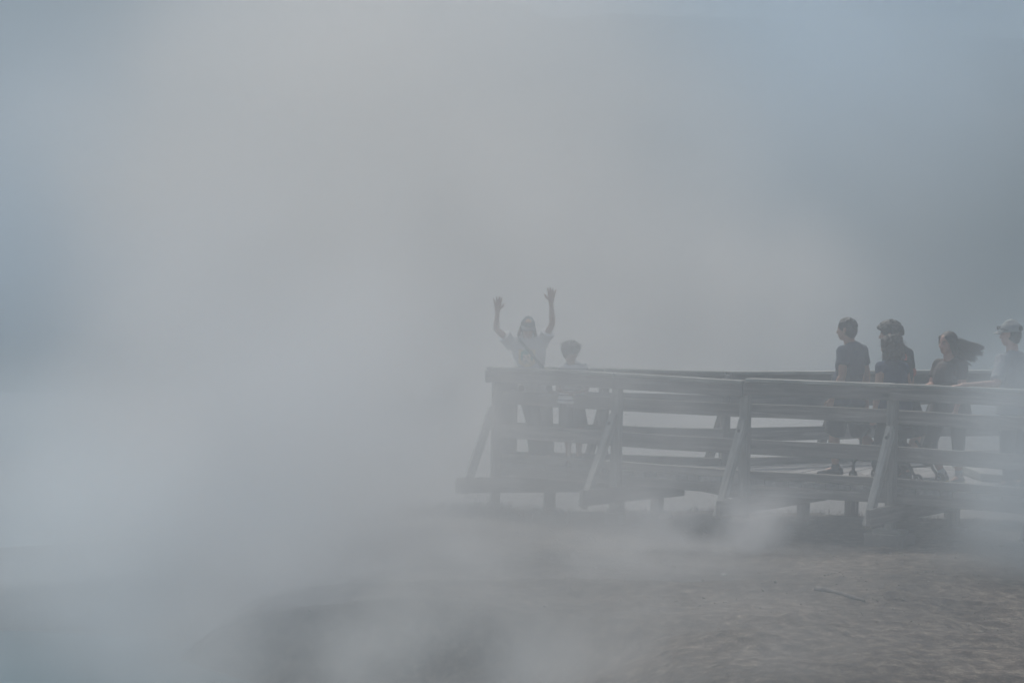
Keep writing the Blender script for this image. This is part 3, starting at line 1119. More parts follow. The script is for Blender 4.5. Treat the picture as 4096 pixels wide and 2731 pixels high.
# ---- man waving both arms at the far end
def waving_man():
    Y = 28.5
    A = lambda x, y, dy=0.0: at(x, y, Y + dy)
    f = Vector((-0.02, -1, 0))
    J = dict(shoulder_r=A(2046, 1371), shoulder_l=A(2174, 1366), elbow_r=A(1985, 1316, -0.12), elbow_l=A(2210, 1291, -0.12),
             wrist_r=A(1990, 1246, -0.10), wrist_l=A(2204, 1209, -0.10), hip_r=A(2112, 1560), hip_l=A(2168, 1556),
             knee_r=A(2136, 1690, -0.10), knee_l=A(2180, 1688, -0.03), ankle_r=A(2142, 1815, 0.02), ankle_l=A(2190, 1815, 0.06),
             toe_r=A(2136, 1842, -0.14), toe_l=A(2202, 1842, -0.10))
    g = Figure('person in white printed shirt and dark cap waving both raised hands above the railing', SKIN_TAN, f, J)
    hc = A(2111, 1313, -0.03)
    R = head_frame((0.02, -1), 0.10, 0.05)
    n = Vector((0, -1, 0.05))
    up = Vector((0, 0, 1))
    hands = [(J['wrist_r'], up + Vector((-0.02, 0, 0)) + Vector((0.08, 0, 0)) * .5, n, Vector((1, 0, 0.05)), 1.05, 0.03, 0.19),
             (J['wrist_l'], up + Vector((0.02, 0, 0)), n, Vector((-1, 0, 0.02)), 1.05, 0.02, 0.19)]
    g.body(hc, R, hands, voxel=0.0052, arm_k=0.92)
    sh = g.shirt(WHITE_CLOTH, ease=0.020, sleeve=0.50, flare=0.050, hem=0.03, droop=0.07, name='t_shirt')
    g.trousers(cloth_material('charcoal_cloth', (0.028, 0.028, 0.030)), 1.0, ease=0.040, flare=0.0)
    for q in 'lr':
        g.shoe(q, BLACK_RUBBER, BLACK_RUBBER)
    # hair at the sides of the face, under the cap
    bm = bmesh.new()
    rng = random.Random(4)
    P = [('e', hc + R @ Vector((-0.045, 0, -0.01)), (0.075, 0.09, 0.085), R)]
    for q in (1, -1):
        for k in range(7):
            x = -0.06 + 0.014 * k
            P.append(('c', hc + R @ Vector((x, 0.080 * q, 0.02)), hc + R @ Vector((x - 0.01, (0.098 + 0.010 * rng.random()) * q, -0.085 - 0.02 * rng.random())), 0.016, 0.017))
    skin('hair', P, 0.007, HAIR_LIGHT, g.root, 2)
    ball_cap(g, hc, R, 1.0, cloth_material('slate_cloth', (0.05, 0.065, 0.075)), plain_material('slate_brim', (0.045, 0.05, 0.06), 0.8), patch=ORANGE_PATCH, brim_pitch=0.45)
    # printed panel on the chest with a simple face, and the strap across it
    c = A(2108, 1432, -0.2)
    X, Z = Vector((1, 0, 0)), Vector((0, 0, 1))
    cast = Vector((0, 1, 0))
    def art(x, y):
        if not (abs(x) < 0.105 * (1 if y > -0.03 else max(0, 1 - ((y + 0.03) / -0.085) ** 2) ** .5) and y < 0.105):
            return 0
        u = x + 0.012
        if (0.012 < abs(u) < 0.04 and abs(y - 0.012) < 0.008) or (abs(u) < 0.022 and abs(y + 0.045) < 0.006):
            return 4
        if (x / 0.085) ** 2 + ((y - 0.02) / 0.085) ** 2 < 1 and (y - 0.02 > 0.012 + 0.5 * abs(u) or (0.05 < abs(x) < 0.075 and y > -0.03)):
            return 3
        return 2 if (u / 0.06) ** 2 + (y / 0.075) ** 2 < 1 else 1
    pr = decal('shirt_print', sh, c, X, Z, art, 0.14, cast, CREAM, sh, 0.005, 0.006)
    for m in (PRINT_SKIN, PRINT_TEAL, PRINT_DARK):
        pr.data.materials.append(m)
    ribbon('shoulder_strap', sh, A(2076, 1356, -0.1), A(2182, 1482, -0.1), 0.032, cast, STRAP, g.root, 0.014)

# ---- curly haired child beside him
def boy():
    Y = 28.02
    A = lambda x, y, dy=0.0: at(x, y, Y + dy)
    f = Vector((0.12, -1, 0))
    J = dict(shoulder_r=A(2249, 1473), shoulder_l=A(2333, 1470), elbow_r=A(2232, 1556, 0.02), elbow_l=A(2346, 1556, 0.02),
             wrist_r=A(2256, 1566, -0.17), wrist_l=A(2316, 1566, -0.17), hip_r=A(2266, 1606), hip_l=A(2306, 1606),
             knee_r=A(2271, 1722, -0.03), knee_l=A(2317, 1722, -0.03), ankle_r=A(2275, 1836), ankle_l=A(2315, 1836),
             toe_r=A(2268, 1858, -0.15), toe_l=A(2322, 1858, -0.15))
    g = Figure('curly haired child in striped white top standing behind the railing end', SKIN_DARK, f, J, s=0.80)
    hc = A(2284, 1411, -0.02)
    R = head_frame((0.55, -0.83), 0.22, 0.0)
    hands = [(J['wrist_r'], Vector((0.8, -0.3, -0.1)), Vector((0, -0.3, -1)), Vector((0.3, -1, 0)), 0.8, 0.5, 0.05),
             (J['wrist_l'], Vector((-0.8, -0.3, -0.1)), Vector((0, -0.3, -1)), Vector((-0.3, -1, 0)), 0.8, 0.5, 0.05)]
    g.body(hc, R, hands, voxel=0.006, head_s=0.93)
    g.shirt(cloth_material('striped_cloth', (0.66, 0.66, 0.66), 0.05, stripes=(0.062, 0.013, (0.03, 0.03, 0.045), 0.0)), ease=0.016, sleeve=0.7, flare=0.02, name='striped_top', hem=0.05)
    g.trousers(cloth_material('dark_shorts', (0.03, 0.032, 0.036)), 0.42, ease=0.03, flare=0.03, name='shorts')
    for q in 'lr':
        g.shoe(q, BLACK_RUBBER, BLACK_RUBBER, 0.85)
    P = hair_cap(hc, R, 0.93, 0.022, low=-0.045)
    P += curls(hc, R, 0.93, 230, 0.021, 0.024, lambda v: v.z > 0.15 - (0.95 if v.x < 0.15 else 0.0) + (0.3 if v.x > 0.5 else 0.0), 3)
    o = skin('curly_hair', P, 0.0065, HAIR_DARK, g.root, 1)
    bm = bmesh.new()
    rng = random.Random(8)
    for k in range(60):
        v = Vector((rng.gauss(0, 1), rng.gauss(0, 1), abs(rng.gauss(0, 1)))).normalized()
        p = hc + R @ Vector((-0.012 + v.x * 0.115, v.y * 0.095, 0.035 + v.z * 0.10))
        tuft(bm, p, (R @ v) + Vector((rng.uniform(-.6, .6), rng.uniform(-.6, .6), 0.2)), 0.003, 0.05, 0.014, rng.random() * 6)
    add_to(o, bm)

# ---- man in the blue shirt, mid stride, seen from behind
def blue_man():
    Y = 27.0
    A = lambda x, y, dy=0.0: at(x, y, Y + dy)
    f = Vector((-0.85, 0.52, 0))
    J = dict(shoulder_l=A(3372, 1408, -0.16), shoulder_r=A(3447, 1404, 0.17), elbow_l=A(3370, 1502, -0.24), wrist_l=A(3328, 1592, -0.26),
             elbow_r=A(3467, 1498, 0.26), wrist_r=A(3462, 1590, 0.20), hip_l=A(3372, 1592, -0.08), hip_r=A(3405, 1588, 0.10),
             knee_l=A(3336, 1740, -0.04), ankle_l=A(3342, 1868, 0.0), toe_l=A(3280, 1893, 0.04),
             knee_r=A(3447, 1742, 0.12), ankle_r=A(3540, 1836, 0.05), toe_r=A(3520, 1886, 0.08))
    g = Figure('person with short dark hair in blue shirt and dark shorts striding past the third post', SKIN_TAN, f, J, s=1.05, girth=1.12)
    hc = A(3386, 1319)
    R = head_frame((-0.86, 0.5), 0.04)
    hands = [(J['wrist_l'], Vector((-0.25, 0.1, -1)), Vector((0.5, 0.85, 0)), Vector((-0.85, 0.5, 0)), 1.05, 0.35, 0.04),
             (J['wrist_r'], Vector((0.05, 0.1, -1)), Vector((-0.5, -0.85, 0)), Vector((-0.85, 0.5, 0)), 1.05, 0.35, 0.04)]
    g.body(hc, R, hands, head_s=1.08, arm_k=1.08, belly=0.02)
    g.shirt(cloth_material('blue_cloth', (0.042, 0.054, 0.088)), ease=0.022, sleeve=0.56, flare=0.026, belly=0.03, name='t_shirt', hem=-0.02, arm_k=1.1)
    g.trousers(cloth_material('black_shorts', (0.018, 0.018, 0.020)), 0.49, ease=0.034, flare=0.02, name='shorts')
    sh = plain_material('dark_shoe', (0.025, 0.027, 0.035), 0.6)
    for q in 'lr':
        g.shoe(q, sh, BLACK_RUBBER, 1.12)
        a, k = J['ankle_' + q], J['knee_' + q]
        skin('sock', [('c', a - Vector((0, 0, 0.02)), lerp(a, k, 0.06), 0.047, 0.045)], 0.008, WHITE_CLOTH, g.root, 2)
    P = hair_cap(hc, R, 1.08, 0.009, low=-0.05)
    P += curls(hc, R, 1.08, 90, 0.016, 0.004, lambda v: v.z > 0.35 - (1.0 if v.x < -0.2 else 0.0) + (0.35 if v.x > 0.6 else 0), 11)
    skin('hair', P, 0.0065, HAIR_DARK, g.root, 2)

# ---- tall man with a mop of curls
def curly_man():
    Y = 27.45
    A = lambda x, y, dy=0.0: at(x, y, Y + dy)
    f = Vector((-0.90, 0.43, 0))
    J = dict(shoulder_l=A(3556, 1416, -0.18), shoulder_r=A(3630, 1416, 0.16), elbow_l=A(3545, 1500, -0.2), wrist_l=A(3520, 1585, -0.3),
             elbow_r=A(3643, 1500, 0.22), wrist_r=A(3640, 1590, 0.15), hip_l=A(3588, 1592, -0.09), hip_r=A(3628, 1592, 0.09),
             knee_l=A(3572, 1742, -0.1), ankle_l=A(3560, 1868, -0.1), toe_l=A(3510, 1894, -0.06),
             knee_r=A(3668, 1738, 0.05), ankle_r=A(3622, 1862, 0.05), toe_r=A(3575, 1890, 0.08))
    g = Figure('tall person with thick curly dark hair and black shirt with orange panel on the back', SKIN_TAN, f, J, s=1.04)
    hc = A(3557, 1339)
    R = head_frame((-0.97, 0.25), 0.05)
    hands = [(J['wrist_l'], Vector((-0.25, 0.1, -1)), Vector((0.4, 0.9, 0)), Vector((-0.9, 0.4, 0)), 1.0, 0.4, 0.04),
             (J['wrist_r'], Vector((0.05, 0.1, -1)), Vector((-0.4, -0.9, 0)), Vector((-0.9, 0.4, 0)), 1.0, 0.4, 0.04)]
    g.body(hc, R, hands, head_s=1.06)
    sh = g.shirt(BLACK_CLOTH, ease=0.024, sleeve=0.80, flare=0.018, name='jersey', hem=-0.03)
    red = cloth_material('orange_red_cloth', (0.42, 0.085, 0.05))
    decal('back_panel', sh, A(3604, 1426, -0.3), Vector((1, 0, 0)), Vector((0.06, 0, 1)), lambda x, y: abs(x) < 0.115 and abs(y + 0.12 * x) < 0.036, 0.14, Vector((0, 1, 0)), red, sh, 0.004)
    e = lerp(J['shoulder_r'], J['elbow_r'], 0.83)
    d = (J['elbow_r'] - J['shoulder_r']).normalized()
    skin('sleeve_trim', [('c', e - d * 0.004, e + d * 0.004, 0.074, 0.074, (d, 0.15))], 0.006, red, sh, 1)
    g.trousers(BLACK_CLOTH, 0.5, ease=0.044, flare=0.045, name='shorts')
    for q in 'lr':
        g.shoe(q, BLACK_RUBBER, BLACK_RUBBER, 1.08)
    P = hair_cap(hc, R, 1.06, 0.012, low=-0.06)
    P += curls(hc, R, 1.06, 190, 0.023, 0.034, lambda v: v.z > 0.22 - (0.55 if v.x < -0.35 else 0.0), 21)
    P += curls(hc, R, 1.06, 60, 0.016, 0.012, lambda v: -0.75 < v.z < 0.2 and v.x < -0.35, 22)
    skin('curly_hair', P, 0.0065, HAIR_DARK, g.root, 1)

# ---- woman in the navy top, seen from behind, hand on the stroller bar
def navy_woman():
    Y = 26.62
    A = lambda x, y, dy=0.0: at(x, y, Y + dy)
    f = Vector((-0.60, 0.80, 0))
    J = dict(shoulder_l=A(3522, 1467, -0.11), shoulder_r=A(3614, 1470, 0.15), elbow_l=A(3514, 1566, -0.19), wrist_l=A(3496, 1655, -0.20),
             elbow_r=A(3640, 1562, 0.24), wrist_r=A(3618, 1640, 0.05), hip_l=A(3560, 1616, -0.07), hip_r=A(3602, 1616, 0.09),
             knee_l=A(3520, 1752, 0.0), ankle_l=A(3528, 1884, 0.02), toe_l=A(3486, 1914, 0.12),
             knee_r=A(3602, 1762, 0.12), ankle_r=A(3622, 1884, 0.0), toe_r=A(3590, 1916, 0.1))
    g = Figure('person with shoulder-length dark curls and sleeveless navy top beside the black stroller', SKIN_TAN, f, J, s=0.97, girth=1.16)
    hc = A(3556, 1388)
    R = head_frame((-0.62, 0.78), 0.18)
    hands = [(J['wrist_l'], Vector((-0.08, 0.1, -1)), Vector((0.3, 0.95, 0)), Vector((-0.8, 0.3, -0.1)), 0.95, 0.55, 0.03),
             (J['wrist_r'], Vector((-0.3, -0.1, -1)), Vector((-0.3, -0.9, 0)), Vector((-0.8, 0.3, 0)), 0.95, 0.4, 0.03)]
    g.body(hc, R, hands, arm_k=1.05)
    g.shirt(cloth_material('navy_cloth', (0.018, 0.030, 0.085)), ease=0.016, sleeve=0.26, flare=0.008, name='top', hem=0.0)
    g.trousers(BLACK_CLOTH, 0.97, ease=0.016, flare=0.0)
    for q in 'lr':
        g.shoe(q, BLACK_RUBBER, BLACK_RUBBER)
    P = hair_cap(hc, R, 1.0, 0.016, low=-0.07)
    P += [('c', hc + R @ Vector((-0.06, 0, -0.02)), hc + R @ Vector((-0.075, 0, -0.085)), 0.095, 0.085),
          ('c', hc + R @ Vector((-0.04, 0.07, 0)), hc + R @ Vector((-0.05, 0.085, -0.08)), 0.05, 0.045),
          ('c', hc + R @ Vector((-0.04, -0.07, 0)), hc + R @ Vector((-0.05, -0.085, -0.08)), 0.05, 0.045)]
    rng = random.Random(5)
    for k in range(170):
        z = rng.uniform(-0.14, 0.12)
        a = rng.uniform(1.2, 2 * math.pi - 1.2)
        r = 0.115 + 0.015 * rng.random()
        if z > 0.06:
            r *= math.sqrt(max(0.1, 1 - ((z - 0.06) / 0.085) ** 2))
        P.append(('e', hc + R @ Vector((-0.045 + r * math.cos(a) * 0.85, r * math.sin(a), z)), (0.021, 0.021, 0.024), R, 8))
    o = skin('curly_hair', P, 0.0065, HAIR_BROWN, g.root, 1)
    bm = bmesh.new()
    for k in range(70):
        a = rng.uniform(0.9, 2 * math.pi - 0.9)
        z = rng.uniform(-0.15, 0.05)
        v = Vector((math.cos(a), math.sin(a), 0))
        tuft(bm, hc + R @ Vector((-0.045 + v.x * 0.11, v.y * 0.125, z)), (R @ v) * 0.8 + Vector((rng.uniform(-.5, .5), 0, -0.3 + rng.random())), 0.0032, rng.uniform(0.04, 0.075), 0.014, rng.random() * 6)
    add_to(o, bm)

# ---- woman looking back with her hair blown out
def windblown_woman():
    Y = 26.42
    A = lambda x, y, dy=0.0: at(x, y, Y + dy)
    f = Vector((-0.82, -0.57, 0))
    J = dict(shoulder_r=A(3757, 1460, 0.16), shoulder_l=A(3845, 1468, -0.14), elbow_r=A(3727, 1545, 0.12), wrist_r=A(3694, 1552, -0.20),
             elbow_l=A(3848, 1550, -0.22), wrist_l=A(3824, 1640, -0.30), hip_r=A(3772, 1626, 0.08), hip_l=A(3832, 1626, -0.08),
             knee_r=A(3716, 1782, 0.04), ankle_r=A(3772, 1896, 0.10), toe_r=A(3742, 1928, 0.02),
             knee_l=A(3834, 1790, -0.10), ankle_l=A(3834, 1902, -0.08), toe_l=A(3800, 1934, -0.16))
    g = Figure('person in brown shirt and black leggings with long hair blown out by the wind', SKIN_PALE, f, J, s=1.0, girth=1.32)
    hc = A(3789, 1374, -0.02)
    R = head_frame((-0.80, -0.60), 0.06, -0.04)
    hands = [(J['wrist_r'], Vector((-0.6, -0.75, -0.1)), Vector((0, 0, -1)), Vector((0.7, -0.6, 0)), 0.92, 0.35, 0.05),
             (J['wrist_l'], Vector((-0.15, -0.1, -1)), Vector((-0.5, 0.8, 0)), Vector((-0.8, -0.5, 0)), 0.92, 0.4, 0.04)]
    g.body(hc, R, hands, arm_k=1.18, leg_k=1.08, head_s=1.04, voxel=0.006)
    sh = g.shirt(cloth_material('brown_cloth', (0.078, 0.062, 0.056)), ease=0.022, sleeve=0.62, flare=0.028, name='t_shirt', hem=-0.02, arm_k=1.2)
    g.trousers(BLACK_CLOTH, 0.80, ease=0.008, flare=0.0, name='leggings', leg_k=1.1)
    grey = plain_material('grey_shoe', (0.16, 0.15, 0.15), 0.7)
    for q in 'lr':
        g.shoe(q, grey, CREAM, 0.98)
        a, k = J['ankle_' + q], J['knee_' + q]
        skin('sock', [('c', a - Vector((0, 0, 0.02)), lerp(a, k, 0.16), 0.046, 0.045)], 0.008, cloth_material('pale_sock', (0.5, 0.5, 0.52)), g.root, 2)
    # hair: a smooth cap parted at the front, then a mass of locks streaming to the right
    P = [('e', hc + R @ Vector((-0.030, 0, 0.056)), (0.105, 0.092, 0.086), R),
         ('c', hc + R @ Vector((0.0, 0.086, 0.02)), hc + R @ Vector((-0.02, 0.092, -0.05)), 0.030, 0.034),
         ('e', hc + R @ Vector((-0.055, 0, -0.02)), (0.080, 0.092, 0.115), R),
         ('c', hc + R @ Vector((0.062, 0.045, 0.078)), hc + R @ Vector((0.022, 0.084, 0.0)), 0.020, 0.022),
         ('c', hc + R @ Vector((0.022, 0.084, 0.0)), hc + R @ Vector((-0.03, 0.092, -0.11)), 0.024, 0.036),
         ('c', hc + R @ Vector((0.062, -0.045, 0.078)), hc + R @ Vector((0.022, -0.084, 0.0)), 0.020, 0.020),
         ('c', hc + R @ Vector((0.022, -0.084, 0.0)), hc + R @ Vector((-0.03, -0.088, -0.09)), 0.022, 0.03)]
    root_p = hc + R @ Vector((-0.07, 0.0, -0.03))
    P += [('c', root_p, A(3836, 1398, 0.02), 0.082, 0.050), ('c', root_p - Vector((0, 0, .03)), A(3836, 1422, 0.0), 0.072, 0.042)]
    o = skin('hair', P, 0.007, HAIR_BROWN, g.root, 2)
    bm = bmesh.new()
    rng = random.Random(14)
    locks = [(t + rng.gauss(0, 0.02), rng.uniform(0.84, 1.06), rng.uniform(-0.10, 0.10), rng.uniform(-0.012, 0.012)) for t in [i / 21 for i in range(22)] for _ in (0, 1)]
    for k in range(44 * 9):
        t, reach, dy, dz = locks[k % 44]
        start = root_p + Vector((rng.uniform(-0.02, 0.10), rng.uniform(-0.08, 0.08), 0.075 - 0.17 * t + rng.gauss(0, 0.018)))
        tc_ = min(1.0, max(0.0, t))
        full = Vector(A(3938, 1382)).lerp(Vector(A(3930, 1420)), tc_ * 1.6) if tc_ < 0.62 else Vector(A(3930, 1420)).lerp(Vector(A(3876, 1472)), (tc_ - 0.62) / 0.38)
        end = start.lerp(full + Vector((0, dy, dz)), reach * rng.uniform(0.93, 1.0)) + Vector((0, rng.gauss(0, 0.006), rng.gauss(0, 0.004)))
        sag = rng.uniform(-0.02, 0.006)
        n = 8
        prev = None
        r0 = rng.uniform(0.0018, 0.0052)
        wob = rng.uniform(0, 6)
        for i in range(n + 1):
            u = i / n
            c = start.lerp(end, u) + Vector((0, 0, sag * math.sin(u * math.pi) + 0.010 * math.sin(u * 5 + wob) * u))
            r = r0 * (1 - 0.8 * u * u) + 0.0006
            row = [bm.verts.new(c + Vector((0, r * math.cos(2 * math.pi * j / 5), r * math.sin(2 * math.pi * j / 5)))) for j in range(5)]
            if prev:
                for j in range(5):
                    bm.faces.new((prev[j], prev[(j + 1) % 5], row[(j + 1) % 5], row[j]))
            prev = row
    bmesh.ops.recalc_face_normals(bm, faces=bm.faces)
    add_to(o, bm)
    # inked patterns on the near forearm and upper arm
    ink = plain_material('tattoo_ink', (0.10, 0.085, 0.075), 0.6)
    e, wv = J['elbow_l'], J['wrist_l']
    d = Vector((0.3, 1, 0))
    for k, (t, w_) in enumerate(((0.12, 0.020), (0.30, 0.022), (0.48, 0.018))):
        decal('tattoo', g.body_obj, lerp(e, wv, t), Vector((1, 0, 0)), Vector((0, 0, 1)), lambda x, y, w_=w_, k=k: (x / w_) ** 2 + (y / 0.035) ** 2 < 1 and math.sin(x * 260 + k) * math.cos(y * 190 + k) > -0.15, 0.05, d, ink, g.body_obj, 0.002, 0.004)

# ---- man in the pale cap at the edge of the view, hand on the rail
def capped_man():
    Y = 25.75
    A = lambda x, y, dy=0.0: at(x, y, Y + dy)
    f = Vector((-0.84, 0.54, 0))
    J = dict(shoulder_l=A(4008, 1442, -0.16), shoulder_r=A(4094, 1440, 0.18), elbow_l=A(3986, 1538, -0.40), wrist_l=A(3850, 1541, -0.44),
             elbow_r=A(4128, 1545, 0.26), wrist_r=A(4110, 1640, 0.20), hip_l=A(4040, 1620, -0.08), hip_r=A(4084, 1618, 0.11),
             knee_l=A(4030, 1780, -0.08), ankle_l=A(4042, 1920, -0.10), toe_l=A(3985, 1950, -0.02),
             knee_r=A(4086, 1780, 0.12), ankle_r=A(4100, 1914, 0.12), toe_r=A(4048, 1944, 0.16))
    g = Figure('person in pale cap and light blue shirt resting one hand on the rail', SKIN_PALE, f, J, s=1.05, girth=1.15)
    hc = A(4042, 1338)
    R = head_frame((-0.84, 0.54), 0.02)
    hands = [(J['wrist_l'], Vector((-0.95, 0.10, -0.12)), Vector((0, 0, -1)), Vector((-0.1, 1, 0)), 1.0, 0.35, 0.04),
             (J['wrist_r'], Vector((0, 0, -1)), Vector((-0.5, -0.85, 0)), Vector((-0.85, 0.5, 0)), 1.05, 0.4, 0.04)]
    g.body(hc, R, hands, head_s=1.10, arm_k=1.05, voxel=0.0065)
    g.shirt(cloth_material('pale_blue_cloth', (0.24, 0.26, 0.28), 0.08), ease=0.026, sleeve=0.86, flare=0.03, name='shirt', belly=0.02, hem=-0.03, arm_k=1.1)
    g.trousers(cloth_material('dark_trousers', (0.022, 0.024, 0.03)), 1.0, ease=0.022, flare=0.01)
    for q in 'lr':
        g.shoe(q, BLACK_RUBBER, BLACK_RUBBER, 1.1)
    P = [('e', hc + R @ Vector((-0.045, 0, -0.005)), (0.082, 0.092, 0.082), R), ('e', hc + R @ Vector((-0.058, 0, -0.06)), (0.05, 0.064, 0.045), R)]
    skin('hair', P, 0.007, HAIR_DARK, g.root, 2)
    white = cloth_material('pale_cap_cloth', (0.30, 0.315, 0.31), 0.06)
    o = ball_cap(g, hc, R, 1.12, white, white, brim_pitch=0.30, brim_len=0.075)
    def w(x, y, z): return hc + R @ Vector((x * 1.12, y * 1.12, z * 1.12))
    bm = bmesh.new()
    add_ell(bm, w(-0.104, 0, 0.060), (0.018, 0.052, 0.036), R, 16)
    world_mesh('back_opening', bm, HAIR_DARK, o)
    bm = bmesh.new()
    for q in (1, -1):
        add_ell(bm, w(0.114, 0.036 * q, 0.066), (0.010, 0.034, 0.024), R, 14)
        add_capsule(bm, w(0.108, 0.066 * q, 0.066), w(-0.005, 0.094 * q, 0.040), 0.0045, 0.0045)
    add_capsule(bm, w(0.119, 0.01, 0.068), w(0.119, -0.01, 0.068), 0.004, 0.004)
    bmesh.ops.recalc_face_normals(bm, faces=bm.faces)
    gl = empty('sunglasses', w(0.11, 0, 0.066), 'dark sunglasses pushed up on the front of the pale cap', 'sunglasses')
    world_mesh('lenses', bm, plain_material('dark_lens', (0.015, 0.015, 0.018), 0.2), gl)

# ---- black stroller
def stroller():
    deck = 0.0
    def G(x, Y, z):
        p = at(x, 1900, Y)
        return Vector((p.x, p.y, z))
    root = empty('stroller', G(3540, 26.45, 0), 'low black stroller with small wheels at the feet of the navy-topped person', 'stroller')
    rear, front = G(3672, 26.14, 0), G(3412, 26.82, 0)
    ax = (front - rear).normalized()
    sd = Vector((0, 0, 1)).cross(ax)
    def tube(bm, pts, r):
        for a, b in zip(pts, pts[1:]):
            add_capsule(bm, a, b, r, r, None, 10)
    frame = bmesh.new()
    W = 0.19
    wheels = []
    back = -sd
    for q in (0, 1):
        o = sd * (-0.40 * q) * (1 if sd.y < 0 else -1)
        tube(frame, [rear + o + Vector((0, 0, 0.06)), rear + o + ax * 0.10 + Vector((0, 0, 0.17)), rear + o + ax * 0.20 + Vector((0, 0, 0.34)), rear + o + ax * 0.34 + Vector((0, 0, 0.46))], 0.017)
        tube(frame, [front + o + Vector((0, 0, 0.07)), front + o - ax * 0.005 + Vector((0, 0, 0.20)), front + o - ax * 0.08 + Vector((0, 0, 0.27)), front + o - ax * 0.34 + Vector((0, 0, 0.30)), rear + o + ax * 0.12 + Vector((0, 0, 0.20))], 0.019)
        tube(frame, [front + o - ax * 0.10 + Vector((0, 0, 0.27)), front + o - ax * 0.10 + Vector((0, 0, 0.48)), front + o - ax * 0.22 + Vector((0, 0, 0.62))], 0.015)
        wheels += [(rear + o, 0.066), (front + o, 0.058)]
    o2 = sd * (-0.40) * (1 if sd.y < 0 else -1)
    for p, z in ((rear + ax * 0.12, 0.20), (front - ax * 0.05, 0.25)):
        tube(frame, [p + Vector((0, 0, z)), p + o2 + Vector((0, 0, z))], 0.012)
    fo = world_mesh('frame', frame, BLACK_RUBBER, root)
    for p, r in wheels:
        bm = bmesh.new()
        seg, tub = 20, 8
        c = p + Vector((0, 0, r))
        X, Z = ax, Vector((0, 0, 1))
        vs = []
        for i in range(seg):
            a = 2 * math.pi * i / seg
            rd = X * math.cos(a) + Z * math.sin(a)
            vs.append([bm.verts.new(c + rd * (r - 0.016 + 0.016 * math.cos(2 * math.pi * j / tub)) + sd * 0.016 * math.sin(2 * math.pi * j / tub)) for j in range(tub)])
        for i in range(seg):
            for j in range(tub):
                bm.faces.new((vs[i][j], vs[(i + 1) % seg][j], vs[(i + 1) % seg][(j + 1) % tub], vs[i][(j + 1) % tub]))
        bmesh.ops.recalc_face_normals(bm, faces=bm.faces)
        wh = world_mesh('wheel', bm, BLACK_RUBBER, root)
        bm = bmesh.new()
        add_capsule(bm, c - sd * 0.016, c + sd * 0.016, 0.016, 0.016, None, 12)
        for k in range(3):
            a = k * 2.094
            add_capsule(bm, c, c + (X * math.cos(a) + Z * math.sin(a)) * (r - 0.012), 0.006, 0.006, None, 6)
        world_mesh('hub', bm, plain_material('grey_hub', (0.3, 0.3, 0.3), 0.5), wh)
    mid = o2 / 2
    s0 = front - ax * 0.16 + mid
    skin('seat', [('c', s0 + Vector((0, 0, 0.33)) + o2 * 0.4, s0 + Vector((0, 0, 0.33)) - o2 * 0.4, 0.07, 0.07),
                  ('c', s0 - ax * 0.26 + Vector((0, 0, 0.36)) + o2 * 0.4, s0 - ax * 0.26 + Vector((0, 0, 0.36)) - o2 * 0.4, 0.10, 0.10),
                  ('c', s0 - ax * 0.36 + Vector((0, 0, 0.56)) + o2 * 0.38, s0 - ax * 0.36 + Vector((0, 0, 0.56)) - o2 * 0.38, 0.07, 0.07),
                  ('c', s0 - ax * 0.18 + Vector((0, 0, 0.20)) + o2 * 0.36, s0 - ax * 0.18 + Vector((0, 0, 0.20)) - o2 * 0.36, 0.10, 0.10),
                  ('e', s0 - ax * 0.2 + Vector((0, 0, 0.36)), (0.24, 0.18, 0.17), Matrix((ax, sd, Vector((0, 0, 1)))).transposed())], 0.014, BLACK_CLOTH, root, 4)
    a, b = front - ax * 0.02 + Vector((0, 0, 0.66)), front - ax * 0.30 + Vector((0, 0, 0.62))
    skin('grip_bar', [('c', a, a + o2, 0.024, 0.024), ('c', a, b, 0.026, 0.020), ('c', a + o2, b + o2, 0.026, 0.020)], 0.008, BLACK_RUBBER, root, 2)

# ------------------------------------------------------------------ small things on the ground
def on_ground(x, y):
    return Vector((x, y, ground_z(x, y)))

def grass_clump(name, label, cx, cy, n, h, spread, seed, mat, thick=0.0022):
    rng = random.Random(seed)
    root_p = on_ground(cx, cy)
    bm = bmesh.new()
    for k in range(n):
        x, y = rng.gauss(0, spread), rng.gauss(0, spread)
        p = on_ground(cx + x, cy + y) - root_p - Vector((0, 0, 0.01))
        L = h * rng.uniform(0.55, 1.05)
        lean = Vector((rng.gauss(0, 0.16), rng.gauss(0, 0.16), 1)).normalized()
        bend = Vector((rng.gauss(0.08, 0.12), rng.gauss(0, 0.1), -0.05)) * L
        prev = None
        side = Vector((math.cos(k), math.sin(k), 0))
        for i in range(5):
            t = i / 4
            c = p + lean * L * t + bend * t * t
            w_ = thick * (1 - 0.8 * t)
            row = (bm.verts.new(c - side * w_), bm.verts.new(c + side * w_))
            if prev:
                bm.faces.new((prev[0], prev[1], row[1], row[0]))
            prev = row
    me = bm_mesh(name, bm)
    o = link(name, me, mat, None, Matrix.Translation(root_p))
    return o

